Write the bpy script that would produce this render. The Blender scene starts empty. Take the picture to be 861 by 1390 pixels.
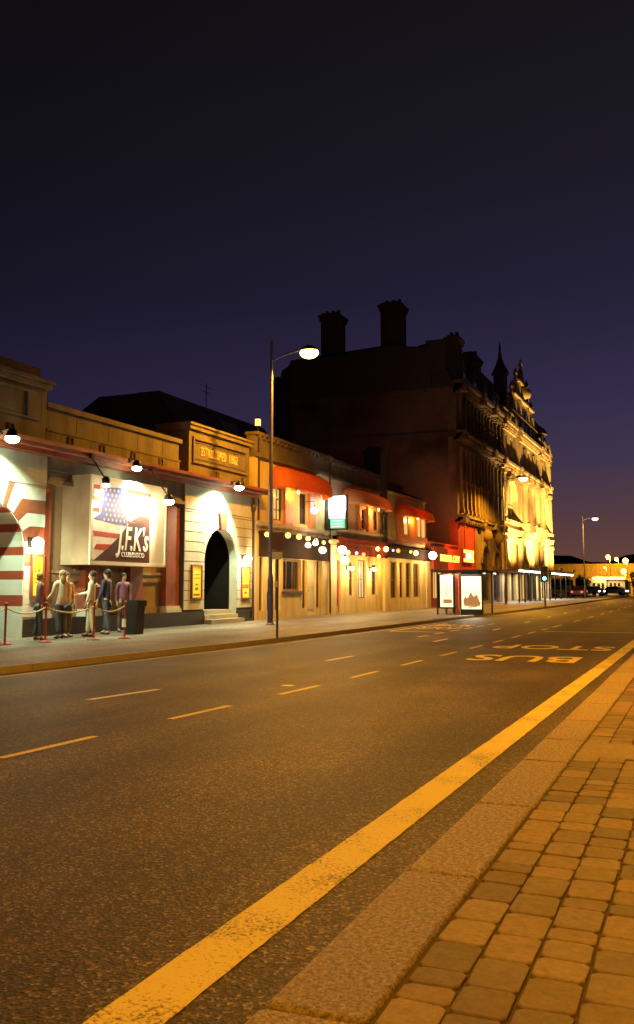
import bpy, bmesh, math, random
from mathutils import Vector, Matrix
R = math.radians
random.seed(7)
scn = bpy.context.scene
COL = scn.collection
H = 1.35                      # camera height above the carriageway
F = -15.7                     # street frontage plane of the row of buildings
G = 0.10                      # pavement level

# ------------------------------------------------------------------ materials
M = {}
def mat(name, col, rough=.8, var=.18, scale=3., bump=.0, bscale=None, metal=0., emit=None, estr=0., spec=.5,
        stain=None, coat=0., trans=0., stretch=None, alpha=1.):
    m = bpy.data.materials.new(name); m.use_nodes = True
    n = m.node_tree.nodes; l = m.node_tree.links
    b = n['Principled BSDF']
    b.inputs['Roughness'].default_value = rough
    b.inputs['Metallic'].default_value = metal
    b.inputs['Specular IOR Level'].default_value = spec
    b.inputs['Coat Weight'].default_value = coat
    b.inputs['Transmission Weight'].default_value = trans
    b.inputs['Alpha'].default_value = alpha
    tc = n.new('ShaderNodeTexCoord'); mp = n.new('ShaderNodeMapping')
    l.new(tc.outputs['Object'], mp.inputs['Vector'])
    if stretch: mp.inputs['Scale'].default_value = stretch
    nz = n.new('ShaderNodeTexNoise'); nz.inputs['Scale'].default_value = scale; nz.inputs['Detail'].default_value = 8
    nz.inputs['Roughness'].default_value = .65
    l.new(mp.outputs['Vector'], nz.inputs['Vector'])
    rp = n.new('ShaderNodeValToRGB'); e = rp.color_ramp.elements
    e[0].position = .28; e[1].position = .72
    lo = [c * (1 - var) for c in col]; hi = [min(1, c * (1 + var)) for c in col]
    e[0].color = (*lo, 1); e[1].color = (*hi, 1)
    l.new(nz.outputs['Fac'], rp.inputs['Fac'])
    out = rp.outputs['Color']
    if stain:
        z2 = n.new('ShaderNodeTexNoise'); z2.inputs['Scale'].default_value = stain[1]; z2.inputs['Detail'].default_value = 6
        mp2 = n.new('ShaderNodeMapping'); mp2.inputs['Scale'].default_value = stain[2] if len(stain) > 2 else (1, 1, 1)
        l.new(tc.outputs['Object'], mp2.inputs['Vector']); l.new(mp2.outputs['Vector'], z2.inputs['Vector'])
        r2 = n.new('ShaderNodeValToRGB'); r2.color_ramp.elements[0].position = .45; r2.color_ramp.elements[1].position = .7
        l.new(z2.outputs['Fac'], r2.inputs['Fac'])
        mx = n.new('ShaderNodeMix'); mx.data_type = 'RGBA'
        l.new(r2.outputs['Color'], mx.inputs[0]); l.new(out, mx.inputs[6]); mx.inputs[7].default_value = (*stain[0], 1)
        out = mx.outputs[2]
    l.new(out, b.inputs['Base Color'])
    if bump:
        bz = n.new('ShaderNodeTexNoise'); bz.inputs['Scale'].default_value = bscale or scale * 4; bz.inputs['Detail'].default_value = 6
        l.new(tc.outputs['Object'], bz.inputs['Vector'])
        bp = n.new('ShaderNodeBump'); bp.inputs['Strength'].default_value = bump; bp.inputs['Distance'].default_value = .02
        l.new(bz.outputs['Fac'], bp.inputs['Height']); l.new(bp.outputs['Normal'], b.inputs['Normal'])
    if emit:
        b.inputs['Emission Color'].default_value = (*emit, 1); b.inputs['Emission Strength'].default_value = estr
    M[name] = m
    return m

SOD = (1., .42, .02)          # high pressure sodium
mat('stone_buff', (.235, .19, .14), .85, .16, 2.2, .3, 30, stain=((.15, .11, .075), 1.3, (1, 1.6, .45)))
mat('stone_cream', (.55, .52, .42), .8, .1, 3, .25, 40, stain=((.40, .37, .28), 1.1, (1, 1.5, .4)))
mat('joint_dark', (.12, .095, .065), .9)
mat('paint_red', (.30, .055, .025), .55, .14, 4, .15, 50)
mat('paint_rust', (.30, .075, .03), .6, .16, 3, .2, 30, stain=((.17, .05, .03), 2))
mat('paint_white', (.62, .60, .52), .6, .07, 3, .1, 40, stain=((.48, .45, .38), 1.5))
mat('plinth_black', (.022, .018, .016), .45, .3, 4)
mat('wall_beige', (.40, .315, .21), .8, .12, 2, .15, 30, stain=((.27, .205, .13), 1.6, (1, 1, .5)))
mat('base_cream', (.55, .52, .42), .7, .08)
mat('black_metal', (.018, .017, .018), .4, .2, 6, metal=.3)
mat('doorway_shade', (.012, .009, .007), 1., spec=.1)
mat('step_stone', (.36, .30, .21), .8, .15, 6, .2)
mat('roof_slate', (.09, .075, .065), .75, .3, 9, .3, 25, stretch=(1, 3, 1))
mat('brick_dark', (.085, .055, .042), .9, .25, 14, .4, 40, stain=((.05, .035, .03), .5))
mat('brick_side', (.20, .145, .115), .9, .25, 14, .4, 40, stain=((.07, .045, .035), .35))
mat('cream_render', (.66, .50, .22), .75, .08, 2, .12, 25, stain=((.50, .35, .14), 1.2, (1, 1.5, .35)))
mat('pink_render', (.58, .40, .30), .75, .08, 2, .12, 25, stain=((.46, .31, .22), 1.2, (1, 1.5, .35)))
mat('parapet_stone', (.20, .15, .10), .9, .2, 3, .3, 30, stain=((.11, .085, .06), 1.5))
mat('orange_timber', (.50, .16, .035), .5, .12, 5, stretch=(1, 1, .2))
mat('awning_orange', (.58, .19, .06), .8, .15, 7, .2, 60)
mat('awning_stripe', (.62, .34, .20), .8, .15, 7, .2, 60)
mat('fascia_brown', (.028, .011, .007), .9, .2, 4, spec=.15)
mat('fascia_red', (.17, .022, .010), .9, .2, 4, spec=.15)
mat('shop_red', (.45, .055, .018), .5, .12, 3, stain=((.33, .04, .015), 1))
mat('glass_dark', (.02, .022, .025), .08, .1, spec=.8)
mat('glass_lit', (.25, .18, .08), .2, .3, 2.5, emit=(1., .62, .16), estr=.55)
mat('glass_pale', (.3, .28, .22), .2, .3, 2.5, emit=(1., .80, .45), estr=.35)
mat('frame_dark', (.05, .025, .015), .5)
mat('frame_cream', (.62, .52, .32), .6)
mat('timber_brown', (.16, .075, .03), .6, .2, 4, stretch=(1, 1, .2))
mat('lamp_post', (.10, .09, .20), .35, .15, 5, metal=.2)
mat('post_grey', (.09, .085, .08), .5, .15, 5, metal=.3)
mat('lamp_sodium', (.8, .6, .4), .4, emit=(1., .54, .14), estr=7)
mat('lamp_sodium_far', (.8, .6, .4), .4, emit=(1., .52, .12), estr=4)
mat('lamp_green', (.8, .9, .8), .4, emit=(.78, 1., .72), estr=35)
mat('lamp_warm', (.9, .8, .6), .4, emit=(1., .80, .48), estr=50)
mat('lamp_globe', (.9, .8, .6), .4, emit=(1., .84, .58), estr=9)
mat('bulb_yellow', (.9, .7, .3), .4, emit=(1., .55, .10), estr=7)
mat('bulb_amber', (.9, .7, .3), .4, emit=(1., .55, .13), estr=1.6)
mat('bulb_violet', (.4, .3, .9), .4, emit=(.45, .35, 1.), estr=2.2)
mat('bulb_red', (.9, .2, .1), .4, emit=(1., .16, .05), estr=3.)
mat('bulb_green', (.4, .9, .2), .4, emit=(.7, .9, .15), estr=2.)
mat('sign_white_lit', (.85, .88, .85), .4, emit=(.92, 1., .93), estr=5.)
mat('sign_white_dim', (.75, .78, .70), .4, emit=(.9, .95, .8), estr=.45)
mat('sign_green_lit', (.05, .5, .28), .4, emit=(.06, .75, .36), estr=.75)
mat('sign_pale_text', (.6, .9, .75), .4, emit=(.45, 1., .7), estr=.7)
mat('panel_lit', (.8, .78, .6), .3, .25, 1.2, emit=(1., .93, .52), estr=.85)
mat('panel_picture', (.35, .2, .1), .3, .3, 3, emit=(.9, .45, .14), estr=.18)
mat('neon_yellow', (.9, .7, .2), .4, emit=(1., .62, .07), estr=2.2)
mat('poster_yellow', (.78, .60, .03), .5, .1, 6, emit=(1., .72, .03), estr=.25)
mat('ink_dark', (.03, .02, .02), .6)
mat('ink_brown', (.35, .16, .02), .6)
mat('board_white', (.70, .68, .58), .5, .04, 2)
mat('board_dark', (.085, .035, .035), .45, .15, 3)
mat('flag_blue', (.10, .11, .42), .5)
mat('flag_red', (.48, .05, .03), .5)
mat('flag_white', (.80, .78, .74), .5)
mat('letter_gold', (.86, .70, .30), .4)
mat('steel', (.30, .29, .27), .35, .1, metal=.8)
mat('rope_cream', (.62, .52, .32), .8)
mat('traffic_black', (.015, .015, .015), .5)
mat('lens_green', (.02, .6, .4), .3, emit=(.10, 1., .66), estr=8)
mat('lens_off', (.06, .015, .01), .3)
mat('tree_leaf', (.045, .05, .018), .8, .35, 3)
mat('tree_bark', (.08, .05, .03), .9)
mat('hill_dark', (.035, .035, .03), 1., .3, .05)
mat('car_silver', (.35, .34, .32), .3, metal=.5, coat=.5)
mat('car_dark', (.06, .03, .03), .3, metal=.3, coat=.5)
mat('tyre', (.02, .02, .02), .8)
mat('head_lamp', (.8, .8, .7), .2, emit=(1., .85, .55), estr=8)
mat('tail_lamp', (.5, .02, .01), .2, emit=(1., .05, .02), estr=3)
mat('skin', (.50, .30, .20), .6, .06)
mat('hair_brown', (.06, .035, .02), .7); mat('hair_fair', (.35, .22, .09), .7); mat('hair_black', (.015, .012, .01), .7)
mat('cloth_navy', (.045, .04, .09), .85, .15, 8); mat('cloth_cream', (.62, .50, .34), .85, .1, 8)
mat('cloth_orange', (.60, .28, .12), .85, .12, 8); mat('cloth_purple', (.22, .11, .16), .85, .12, 8)
mat('cloth_denim', (.06, .06, .085), .9, .2, 9); mat('cloth_brown', (.13, .085, .055), .9, .2, 9)
mat('cloth_white', (.66, .58, .46), .85, .1, 8); mat('shoe', (.025, .02, .018), .5)
mat('kerb_far', (.30, .25, .17), .8, .15, 5, .3)
mat('joint_sand', (.095, .066, .04), 1., .2, 20, .5, 120)
mat('metal_ochre', (.35, .22, .05), .7)

# sooty sandstone of the tall block and the cleaned stone of the theatre
mat('stone_sooty', (.21, .15, .095), .85, .25, 1.8, .4, 20, stain=((.07, .05, .035), .7, (1, 1, .5)))
mat('stone_theatre', (.50, .38, .20), .8, .18, 1.4, .4, 18, stain=((.27, .19, .10), .8, (1, 1, .45)))

for an in ('awning_orange', 'awning_stripe'):
    n = M[an].node_tree.nodes; l = M[an].node_tree.links; b = n['Principled BSDF']; o_ = n['Material Output']
    tr = n.new('ShaderNodeBsdfTranslucent'); tr.inputs['Color'].default_value = (.85, .22, .04, 1) if an == 'awning_orange' else (.8, .42, .22, 1)
    ms = n.new('ShaderNodeMixShader'); ms.inputs[0].default_value = .45
    l.new(b.outputs[0], ms.inputs[1]); l.new(tr.outputs[0], ms.inputs[2]); l.new(ms.outputs[0], o_.inputs['Surface'])

def asphalt(name, base, tint=(1, 1, 1)):
    m = bpy.data.materials.new(name); m.use_nodes = True
    n = m.node_tree.nodes; l = m.node_tree.links; b = n['Principled BSDF']
    tc = n.new('ShaderNodeTexCoord')
    v = n.new('ShaderNodeTexVoronoi'); v.inputs['Scale'].default_value = 78
    l.new(tc.outputs['Object'], v.inputs['Vector'])
    big = n.new('ShaderNodeTexNoise'); big.inputs['Scale'].default_value = .55; big.inputs['Detail'].default_value = 7
    l.new(tc.outputs['Object'], big.inputs['Vector'])
    sep = n.new('ShaderNodeSeparateColor'); l.new(v.outputs['Color'], sep.inputs[0])
    r = n.new('ShaderNodeValToRGB'); e = r.color_ramp.elements
    e[0].position = 0; e[0].color = (*[base * .35 * t for t in tint], 1)
    e[1].position = 1; e[1].color = (*[base * 3.6 * t for t in tint], 1)
    k = e.new(.55); k.color = (*[base * .8 * t for t in tint], 1)
    k = e.new(.86); k.color = (*[base * 1.5 * t for t in tint], 1)
    l.new(sep.outputs[0], r.inputs['Fac'])
    r2 = n.new('ShaderNodeValToRGB'); r2.color_ramp.elements[0].color = (.72, .72, .72, 1); r2.color_ramp.elements[1].color = (1.3, 1.3, 1.3, 1)
    r2.color_ramp.elements[0].position = .35; r2.color_ramp.elements[1].position = .68
    l.new(big.outputs['Fac'], r2.inputs['Fac'])
    mx = n.new('ShaderNodeMix'); mx.data_type = 'RGBA'; mx.blend_type = 'MULTIPLY'; mx.inputs[0].default_value = 1
    l.new(r.outputs['Color'], mx.inputs[6]); l.new(r2.outputs['Color'], mx.inputs[7])
    # wheel tracks polished along the road and long oily streaks
    sx = n.new('ShaderNodeSeparateXYZ'); l.new(tc.outputs['Object'], sx.inputs[0])
    sn = n.new('ShaderNodeMath'); sn.operation = 'MULTIPLY'; sn.inputs[1].default_value = 3.5; l.new(sx.outputs['X'], sn.inputs[0])
    wob = n.new('ShaderNodeTexNoise'); wob.inputs['Scale'].default_value = .8; mpw = n.new('ShaderNodeMapping'); mpw.inputs['Scale'].default_value = (1.6, .12, 1)
    l.new(tc.outputs['Object'], mpw.inputs['Vector']); l.new(mpw.outputs['Vector'], wob.inputs['Vector']); wob.inputs['Detail'].default_value = 5
    cs = n.new('ShaderNodeMath'); cs.operation = 'SINE'; l.new(sn.outputs[0], cs.inputs[0])
    ma = n.new('ShaderNodeMath'); ma.operation = 'MULTIPLY_ADD'; l.new(cs.outputs[0], ma.inputs[0]); ma.inputs[1].default_value = .10; l.new(wob.outputs['Fac'], ma.inputs[2])
    r3 = n.new('ShaderNodeValToRGB'); r3.color_ramp.elements[0].position = .33; r3.color_ramp.elements[0].color = (.72, .70, .68, 1); r3.color_ramp.elements[1].position = .66; r3.color_ramp.elements[1].color = (1.2, 1.2, 1.2, 1)
    l.new(ma.outputs[0], r3.inputs['Fac'])
    mx3 = n.new('ShaderNodeMix'); mx3.data_type = 'RGBA'; mx3.blend_type = 'MULTIPLY'; mx3.inputs[0].default_value = 1
    l.new(mx.outputs[2], mx3.inputs[6]); l.new(r3.outputs['Color'], mx3.inputs[7])
    l.new(mx3.outputs[2], b.inputs['Base Color'])
    fine = n.new('ShaderNodeTexNoise'); fine.inputs['Scale'].default_value = 45; fine.inputs['Detail'].default_value = 5
    l.new(tc.outputs['Object'], fine.inputs['Vector'])
    ad = n.new('ShaderNodeMath'); ad.operation = 'ADD'
    l.new(v.outputs['Distance'], ad.inputs[0]); l.new(fine.outputs['Fac'], ad.inputs[1])
    bp = n.new('ShaderNodeBump'); bp.inputs['Strength'].default_value = .4; bp.inputs['Distance'].default_value = .009
    l.new(ad.outputs[0], bp.inputs['Height']); l.new(bp.outputs['Normal'], b.inputs['Normal'])
    b.inputs['Specular IOR Level'].default_value = .25
    b.inputs['Roughness'].default_value = .6
    M[name] = m
asphalt('asphalt', .085, (1, .74, .52))
asphalt('pavement_far', .15, (1, .88, .72))
asphalt('ground_far', .045)

def granite():
    m = bpy.data.materials.new('granite'); m.use_nodes = True
    n = m.node_tree.nodes; l = m.node_tree.links; b = n['Principled BSDF']
    tc = n.new('ShaderNodeTexCoord')
    a = n.new('ShaderNodeTexNoise'); a.inputs['Scale'].default_value = 48; a.inputs['Detail'].default_value = 7; a.inputs['Roughness'].default_value = .85
    at = n.new('ShaderNodeAttribute'); at.attribute_name = 'shade'
    l.new(tc.outputs['Object'], a.inputs['Vector'])
    r = n.new('ShaderNodeValToRGB'); e = r.color_ramp.elements
    e[0].position = .43; e[0].color = (.17, .12, .07, 1); e[1].position = .60; e[1].color = (.68, .52, .30, 1)
    l.new(a.outputs['Fac'], r.inputs['Fac'])
    mx = n.new('ShaderNodeMix'); mx.data_type = 'RGBA'; mx.blend_type = 'MULTIPLY'; mx.inputs[0].default_value = 1
    l.new(r.outputs['Color'], mx.inputs[6]); l.new(at.outputs['Color'], mx.inputs[7])
    l.new(mx.outputs[2], b.inputs['Base Color'])
    bp = n.new('ShaderNodeBump'); bp.inputs['Strength'].default_value = .9; bp.inputs['Distance'].default_value = .02
    l.new(a.outputs['Fac'], bp.inputs['Height']); l.new(bp.outputs['Normal'], b.inputs['Normal'])
    b.inputs['Roughness'].default_value = .5; b.inputs['Specular IOR Level'].default_value = .3
    M['granite'] = m
granite()
def sett():
    m = bpy.data.materials.new('sett'); m.use_nodes = True
    n = m.node_tree.nodes; l = m.node_tree.links; b = n['Principled BSDF']
    tc = n.new('ShaderNodeTexCoord')
    a = n.new('ShaderNodeTexNoise'); a.inputs['Scale'].default_value = 26; a.inputs['Detail'].default_value = 8; a.inputs['Roughness'].default_value = .7
    at = n.new('ShaderNodeAttribute'); at.attribute_name = 'shade'
    l.new(tc.outputs['Object'], a.inputs['Vector'])
    r = n.new('ShaderNodeValToRGB'); e = r.color_ramp.elements
    e[0].position = .3; e[0].color = (.135, .095, .068, 1); e[1].position = .75; e[1].color = (.27, .20, .145, 1)
    l.new(a.outputs['Fac'], r.inputs['Fac'])
    mx = n.new('ShaderNodeMix'); mx.data_type = 'RGBA'; mx.blend_type = 'MULTIPLY'; mx.inputs[0].default_value = 1
    l.new(r.outputs['Color'], mx.inputs[6]); l.new(at.outputs['Color'], mx.inputs[7])
    l.new(mx.outputs[2], b.inputs['Base Color'])
    bp = n.new('ShaderNodeBump'); bp.inputs['Strength'].default_value = .5; bp.inputs['Distance'].default_value = .01
    l.new(a.outputs['Fac'], bp.inputs['Height']); l.new(bp.outputs['Normal'], b.inputs['Normal'])
    b.inputs['Roughness'].default_value = .62
    M['sett'] = m
sett()
def road_paint(name, col, wear):
    m = bpy.data.materials.new(name); m.use_nodes = True
    n = m.node_tree.nodes; l = m.node_tree.links; b = n['Principled BSDF']
    tc = n.new('ShaderNodeTexCoord')
    a = n.new('ShaderNodeTexNoise'); a.inputs['Scale'].default_value = 55; a.inputs['Detail'].default_value = 6; a.inputs['Roughness'].default_value = .75
    c = n.new('ShaderNodeTexNoise'); c.inputs['Scale'].default_value = 2.2; c.inputs['Detail'].default_value = 4
    for q in (a, c): l.new(tc.outputs['Object'], q.inputs['Vector'])
    s = n.new('ShaderNodeMath'); s.operation = 'MULTIPLY_ADD'; l.new(c.outputs['Fac'], s.inputs[0]); s.inputs[1].default_value = .45
    l.new(a.outputs['Fac'], s.inputs[2])
    r = n.new('ShaderNodeValToRGB'); e = r.color_ramp.elements
    e[0].position = wear; e[0].color = (.09, .075, .05, 1); e[1].position = wear + .13; e[1].color = (*col, 1)
    l.new(s.outputs[0], r.inputs['Fac']); l.new(r.outputs['Color'], b.inputs['Base Color'])
    bp = n.new('ShaderNodeBump'); bp.inputs['Strength'].default_value = .4; bp.inputs['Distance'].default_value = .01
    l.new(a.outputs['Fac'], bp.inputs['Height']); l.new(bp.outputs['Normal'], b.inputs['Normal'])
    b.inputs['Roughness'].default_value = .6
    M[name] = m
road_paint('paint_line_yellow', (.70, .56, .13), .56)
road_paint('paint_line_white', (.78, .74, .58), .50)
road_paint('paint_text', (.78, .62, .20), .46)

# ------------------------------------------------------------------ mesh builder
class MB:
    def __init__(s): s.v = []; s.f = []; s.m = []; s.mi = 0; s.sm = set()
    def add(s, vs, fs, smooth=False):
        o = len(s.v); s.v += [tuple(v) for v in vs]
        for f in fs:
            if smooth: s.sm.add(len(s.f))
            s.f.append(tuple(i + o for i in f)); s.m.append(s.mi)
        return s
    def box(s, x0, x1, y0, y1, z0, z1):
        x0, x1 = sorted((x0, x1)); y0, y1 = sorted((y0, y1)); z0, z1 = sorted((z0, z1))
        return s.add([(x0,y0,z0),(x1,y0,z0),(x1,y1,z0),(x0,y1,z0),(x0,y0,z1),(x1,y0,z1),(x1,y1,z1),(x0,y1,z1)],
              [(0,3,2,1),(4,5,6,7),(0,1,5,4),(1,2,6,5),(2,3,7,6),(3,0,4,7)])
    def prism(s, pts, ax, a, b):
        """extrude polygon pts (2-D) between a and b along axis ax ('x': pts=(y,z); 'y': (x,z); 'z': (x,y))"""
        def P(p, t): return {'x': (t, p[0], p[1]), 'y': (p[0], t, p[1]), 'z': (p[0], p[1], t)}[ax]
        n = len(pts)
        s.add([P(p, a) for p in pts] + [P(p, b) for p in pts],
              [tuple(range(n))[::-1], tuple(range(n, 2 * n))] + [(i, (i + 1) % n, n + (i + 1) % n, n + i) for i in range(n)])
        return s
    def tube(s, pts, r, seg=8, cap=True):
        pts = [Vector(p) for p in pts]; rs = r if isinstance(r, (list, tuple)) else [r] * len(pts)
        rings = []; prev = None
        for i, p in enumerate(pts):
            d = (pts[min(i + 1, len(pts) - 1)] - pts[max(i - 1, 0)]).normalized()
            u = prev if prev is not None else (Vector((0, 0, 1)) if abs(d.z) < .9 else Vector((1, 0, 0)))
            a = d.cross(u).normalized(); b = a.cross(d).normalized(); prev = b
            rings.append([p + (a * math.cos(2 * math.pi * k / seg) + b * math.sin(2 * math.pi * k / seg)) * rs[i] for k in range(seg)])
        vs = [v for rg in rings for v in rg]; fs = []
        for i in range(len(pts) - 1):
            for k in range(seg):
                fs.append((i * seg + k, i * seg + (k + 1) % seg, (i + 1) * seg + (k + 1) % seg, (i + 1) * seg + k))
        s.add(vs, fs, True)
        if cap:
            o = len(vs) - seg
            s.add(vs[:seg], [tuple(range(seg))[::-1]]); s.add(vs[o:], [tuple(range(seg))])
        return s
    def ell(s, c, r, seg=12, rings=8):
        if not isinstance(r, (list, tuple)): r = (r, r, r)
        vs = [(c[0], c[1], c[2] + r[2])]
        for i in range(1, rings):
            t = math.pi * i / rings
            for k in range(seg):
                p = 2 * math.pi * k / seg
                vs.append((c[0] + r[0] * math.sin(t) * math.cos(p), c[1] + r[1] * math.sin(t) * math.sin(p), c[2] + r[2] * math.cos(t)))
        vs.append((c[0], c[1], c[2] - r[2])); fs = []
        for k in range(seg): fs.append((0, 1 + k, 1 + (k + 1) % seg))
        for i in range(rings - 2):
            for k in range(seg):
                a = 1 + i * seg + k; b = 1 + i * seg + (k + 1) % seg
                fs.append((a, a + seg, b + seg, b))
        o = 1 + (rings - 2) * seg
        for k in range(seg): fs.append((o + k, len(vs) - 1, o + (k + 1) % seg))
        return s.add(vs, fs, True)
    def lathe(s, c, prof, seg=14):
        vs = []; fs = []
        for (r, z) in prof:
            for k in range(seg):
                p = 2 * math.pi * k / seg
                vs.append((c[0] + r * math.cos(p), c[1] + r * math.sin(p), c[2] + z))
        for i in range(len(prof) - 1):
            for k in range(seg):
                fs.append((i * seg + k, i * seg + (k + 1) % seg, (i + 1) * seg + (k + 1) % seg, (i + 1) * seg + k))
        s.add(vs, fs, True); s.add(vs[:seg], [tuple(range(seg))[::-1]]); s.add(vs[-seg:], [tuple(range(seg))])
        return s
    def build(s, name, mats, parent=None, label=None):
        org = Vector((0, 0, 0))
        if parent is not None:
            r = parent
            while r.parent is not None: r = r.parent
            org = Vector(r.location)
        me = bpy.data.meshes.new(name)
        me.from_pydata([(v[0] - org.x, v[1] - org.y, v[2] - org.z) for v in s.v], [], s.f)
        for mm in (mats if isinstance(mats, (list, tuple)) else [mats]): me.materials.append(M[mm])
        for i, p in enumerate(me.polygons):
            p.material_index = s.m[i]; p.use_smooth = i in s.sm
        bm = bmesh.new(); bm.from_mesh(me); bmesh.ops.recalc_face_normals(bm, faces=bm.faces); bm.to_mesh(me); bm.free()
        o = bpy.data.objects.new(name, me); COL.objects.link(o)
        if parent is not None: o.parent = parent
        if label: o['label'] = label
        return o

def tag(o, label=None, cat=None, group=None, kind=None):
    if label: o['label'] = label
    if cat: o['category'] = cat
    if group: o['group'] = group
    if kind: o['kind'] = kind
    return o
def thing(name, loc, label, cat, group=None):
    o = bpy.data.objects.new(name, None); o.location = loc; o.empty_display_size = .3; COL.objects.link(o)
    return tag(o, label, cat, group)
def rebase(o, loc):
    """move a single-mesh thing's origin to loc"""
    loc = Vector(loc); o.data.transform(Matrix.Translation(-loc)); o.location = loc; return o
def children(o): return [c for c in bpy.data.objects if c.parent == o]
def copy_tree(o, parent=None):
    c = o.copy(); COL.objects.link(c)
    if parent is not None: c.parent = parent
    for ch in children(o): copy_tree(ch, c)
    return c
def light(name, kind, loc, col, power, parent=None, radius=.1, rot=None, size=None, spot=None, blend=.5):
    d = bpy.data.lights.new(name, kind); d.color = col; d.energy = power
    if kind in ('POINT', 'SPOT'): d.shadow_soft_size = radius
    if kind == 'AREA':
        d.shape = 'RECTANGLE'; d.size, d.size_y = size
    if kind == 'SPOT': d.spot_size = R(spot); d.spot_blend = blend
    o = bpy.data.objects.new(name, d); COL.objects.link(o); o.location = loc
    if rot is not None: o.rotation_euler = rot
    if parent is not None:
        o.parent = parent; o.location = Vector(loc) - Vector(parent.location)
    return o
def aim(src, dst):
    return (Vector(dst) - Vector(src)).to_track_quat('-Z', 'Y').to_euler()

def wall(mb, xf, th, y0, y1, z0, z1, ops, arcseg=14):
    """wall slab in the plane x=xf (thickness th inwards) with openings (ya,yb,za,zb,arch)"""
    cuts = {y0, y1}
    for o in ops:
        cuts |= {o[0], o[1]}
        if len(o) > 4 and o[4]:
            r = (o[1] - o[0]) / 2; c = (o[0] + o[1]) / 2
            for i in range(1, arcseg): cuts.add(c - r * math.cos(math.pi * i / arcseg))
    cuts = sorted(cuts)
    for a, b in zip(cuts, cuts[1:]):
        if b - a < 1e-5: continue
        sp = sorted([o for o in ops if o[0] <= a + 1e-6 and o[1] >= b - 1e-6], key=lambda o: o[2])
        lo = [z0, z0]
        for o in sp:
            if o[2] - lo[0] > 1e-4: mb.prism([(a, lo[0]), (b, lo[1]), (b, o[2]), (a, o[2])], 'x', xf - th, xf)
            if len(o) > 4 and o[4]:
                r = (o[1] - o[0]) / 2; c = (o[0] + o[1]) / 2; ar = o[4] if o[4] is not True else 1.
                lo = [o[3] + ar * math.sqrt(max(0, r * r - (t - c) ** 2)) for t in (a, b)]
            else: lo = [o[3], o[3]]
        if z1 - min(lo) > 1e-4: mb.prism([(a, lo[0]), (b, lo[1]), (b, z1), (a, z1)], 'x', xf - th, xf)
    return mb

def window(parent, x, y0, y1, z0, z1, glass='glass_dark', frame='frame_dark', nx=2, nz=2, fw=.06, depth=.05, arch=0.):
    m = MB(); w = fw
    m.box(x - depth, x, y0, y0 + w, z0, z1); m.box(x - depth, x, y1 - w, y1, z0, z1)
    m.box(x - depth, x, y0 + w, y1 - w, z0, z0 + w); m.box(x - depth, x, y0 + w, y1 - w, z1 - w, z1)
    for i in range(1, nx):
        t = y0 + (y1 - y0) * i / nx; m.box(x - depth + .01, x - .01, t - w * .3, t + w * .3, z0 + w, z1 - w)
    for i in range(1, nz):
        t = z0 + (z1 - z0) * i / nz; m.box(x - depth + .012, x - .012, y0 + w, y1 - w, t - w * .3, t + w * .3)
    f = m.build('window', frame, parent)
    MB().box(x - depth - .01, x - depth + .005, y0 + .01, y1 - .01, z0 + .01, z1 - .01).build('pane', glass, f)
    return f

def text_mesh(name, body, mats, parent, origin, ux, uy, size, width=None, bold=.02, shear=0., depth=.004, label=None, space=1.):
    cu = bpy.data.curves.new('t', 'FONT'); cu.body = body; cu.size = size; cu.offset = bold * size; cu.shear = shear
    cu.extrude = depth; cu.space_character = space; cu.resolution_u = 3
    t = bpy.data.objects.new('t', cu); COL.objects.link(t)
    bpy.context.view_layer.update()
    me = bpy.data.meshes.new_from_object(t.evaluated_get(bpy.context.evaluated_depsgraph_get()))
    bpy.data.objects.remove(t)
    xs = [v.co.x for v in me.vertices]; mn, mx = min(xs), max(xs)
    ys = [v.co.y for v in me.vertices]; mny = min(ys)
    k = (width / (mx - mn)) if width else 1.
    ux = Vector(ux).normalized(); uy = Vector(uy).normalized(); uz = ux.cross(uy)
    org = Vector((0, 0, 0))
    if parent is not None:
        r = parent
        while r.parent is not None: r = r.parent
        org = Vector(r.location)
    for v in me.vertices:
        c = v.co.copy()
        v.co = Vector(origin) + ux * ((c.x - mn) * k) + uy * c.y + uz * c.z - org
    me.materials.clear(); me.materials.append(M[mats])
    for p in me.polygons: p.material_index = 0
    o = bpy.data.objects.new(name, me); COL.objects.link(o)
    if parent is not None: o.parent = parent
    if label: o['label'] = label
    me.name = name
    return o

# ------------------------------------------------------------------ setting: ground, road, pavements
def lerp_poly(poly, y):
    for (a, xa), (b, xb) in zip(poly, poly[1:]):
        if y <= b: return xa + (xb - xa) * (y - a) / (b - a)
    return poly[-1][1]
LK = [(-60, -12.2), (-10, -11.0), (8, -10.35), (14, -10.05), (20, -9.75), (36, -9.6), (60, -9.3), (120, -9.6), (180, -11.8), (420, -24)]   # far kerb edge (y, x)
YS = [-60, -30, -10, 0, 4, 8, 11, 14, 17, 20, 24, 28, 32, 36, 44, 52, 60, 75, 90, 105, 120, 150, 180, 250, 420]

g = MB().add([(-1500, -600, -.06), (1500, -600, -.06), (1500, 2500, -.06), (-1500, 2500, -.06)], [(0, 1, 2, 3)]).build('ground', 'ground_far'); tag(g, kind='structure')
rd = MB()
for a, b in zip(YS, YS[1:]):
    rd.add([(lerp_poly(LK, a), a, 0), (-1.28, a, 0), (-1.28, b, 0), (lerp_poly(LK, b), b, 0)], [(0, 1, 2, 3)])
tag(rd.build('road', 'asphalt'), kind='structure')
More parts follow.
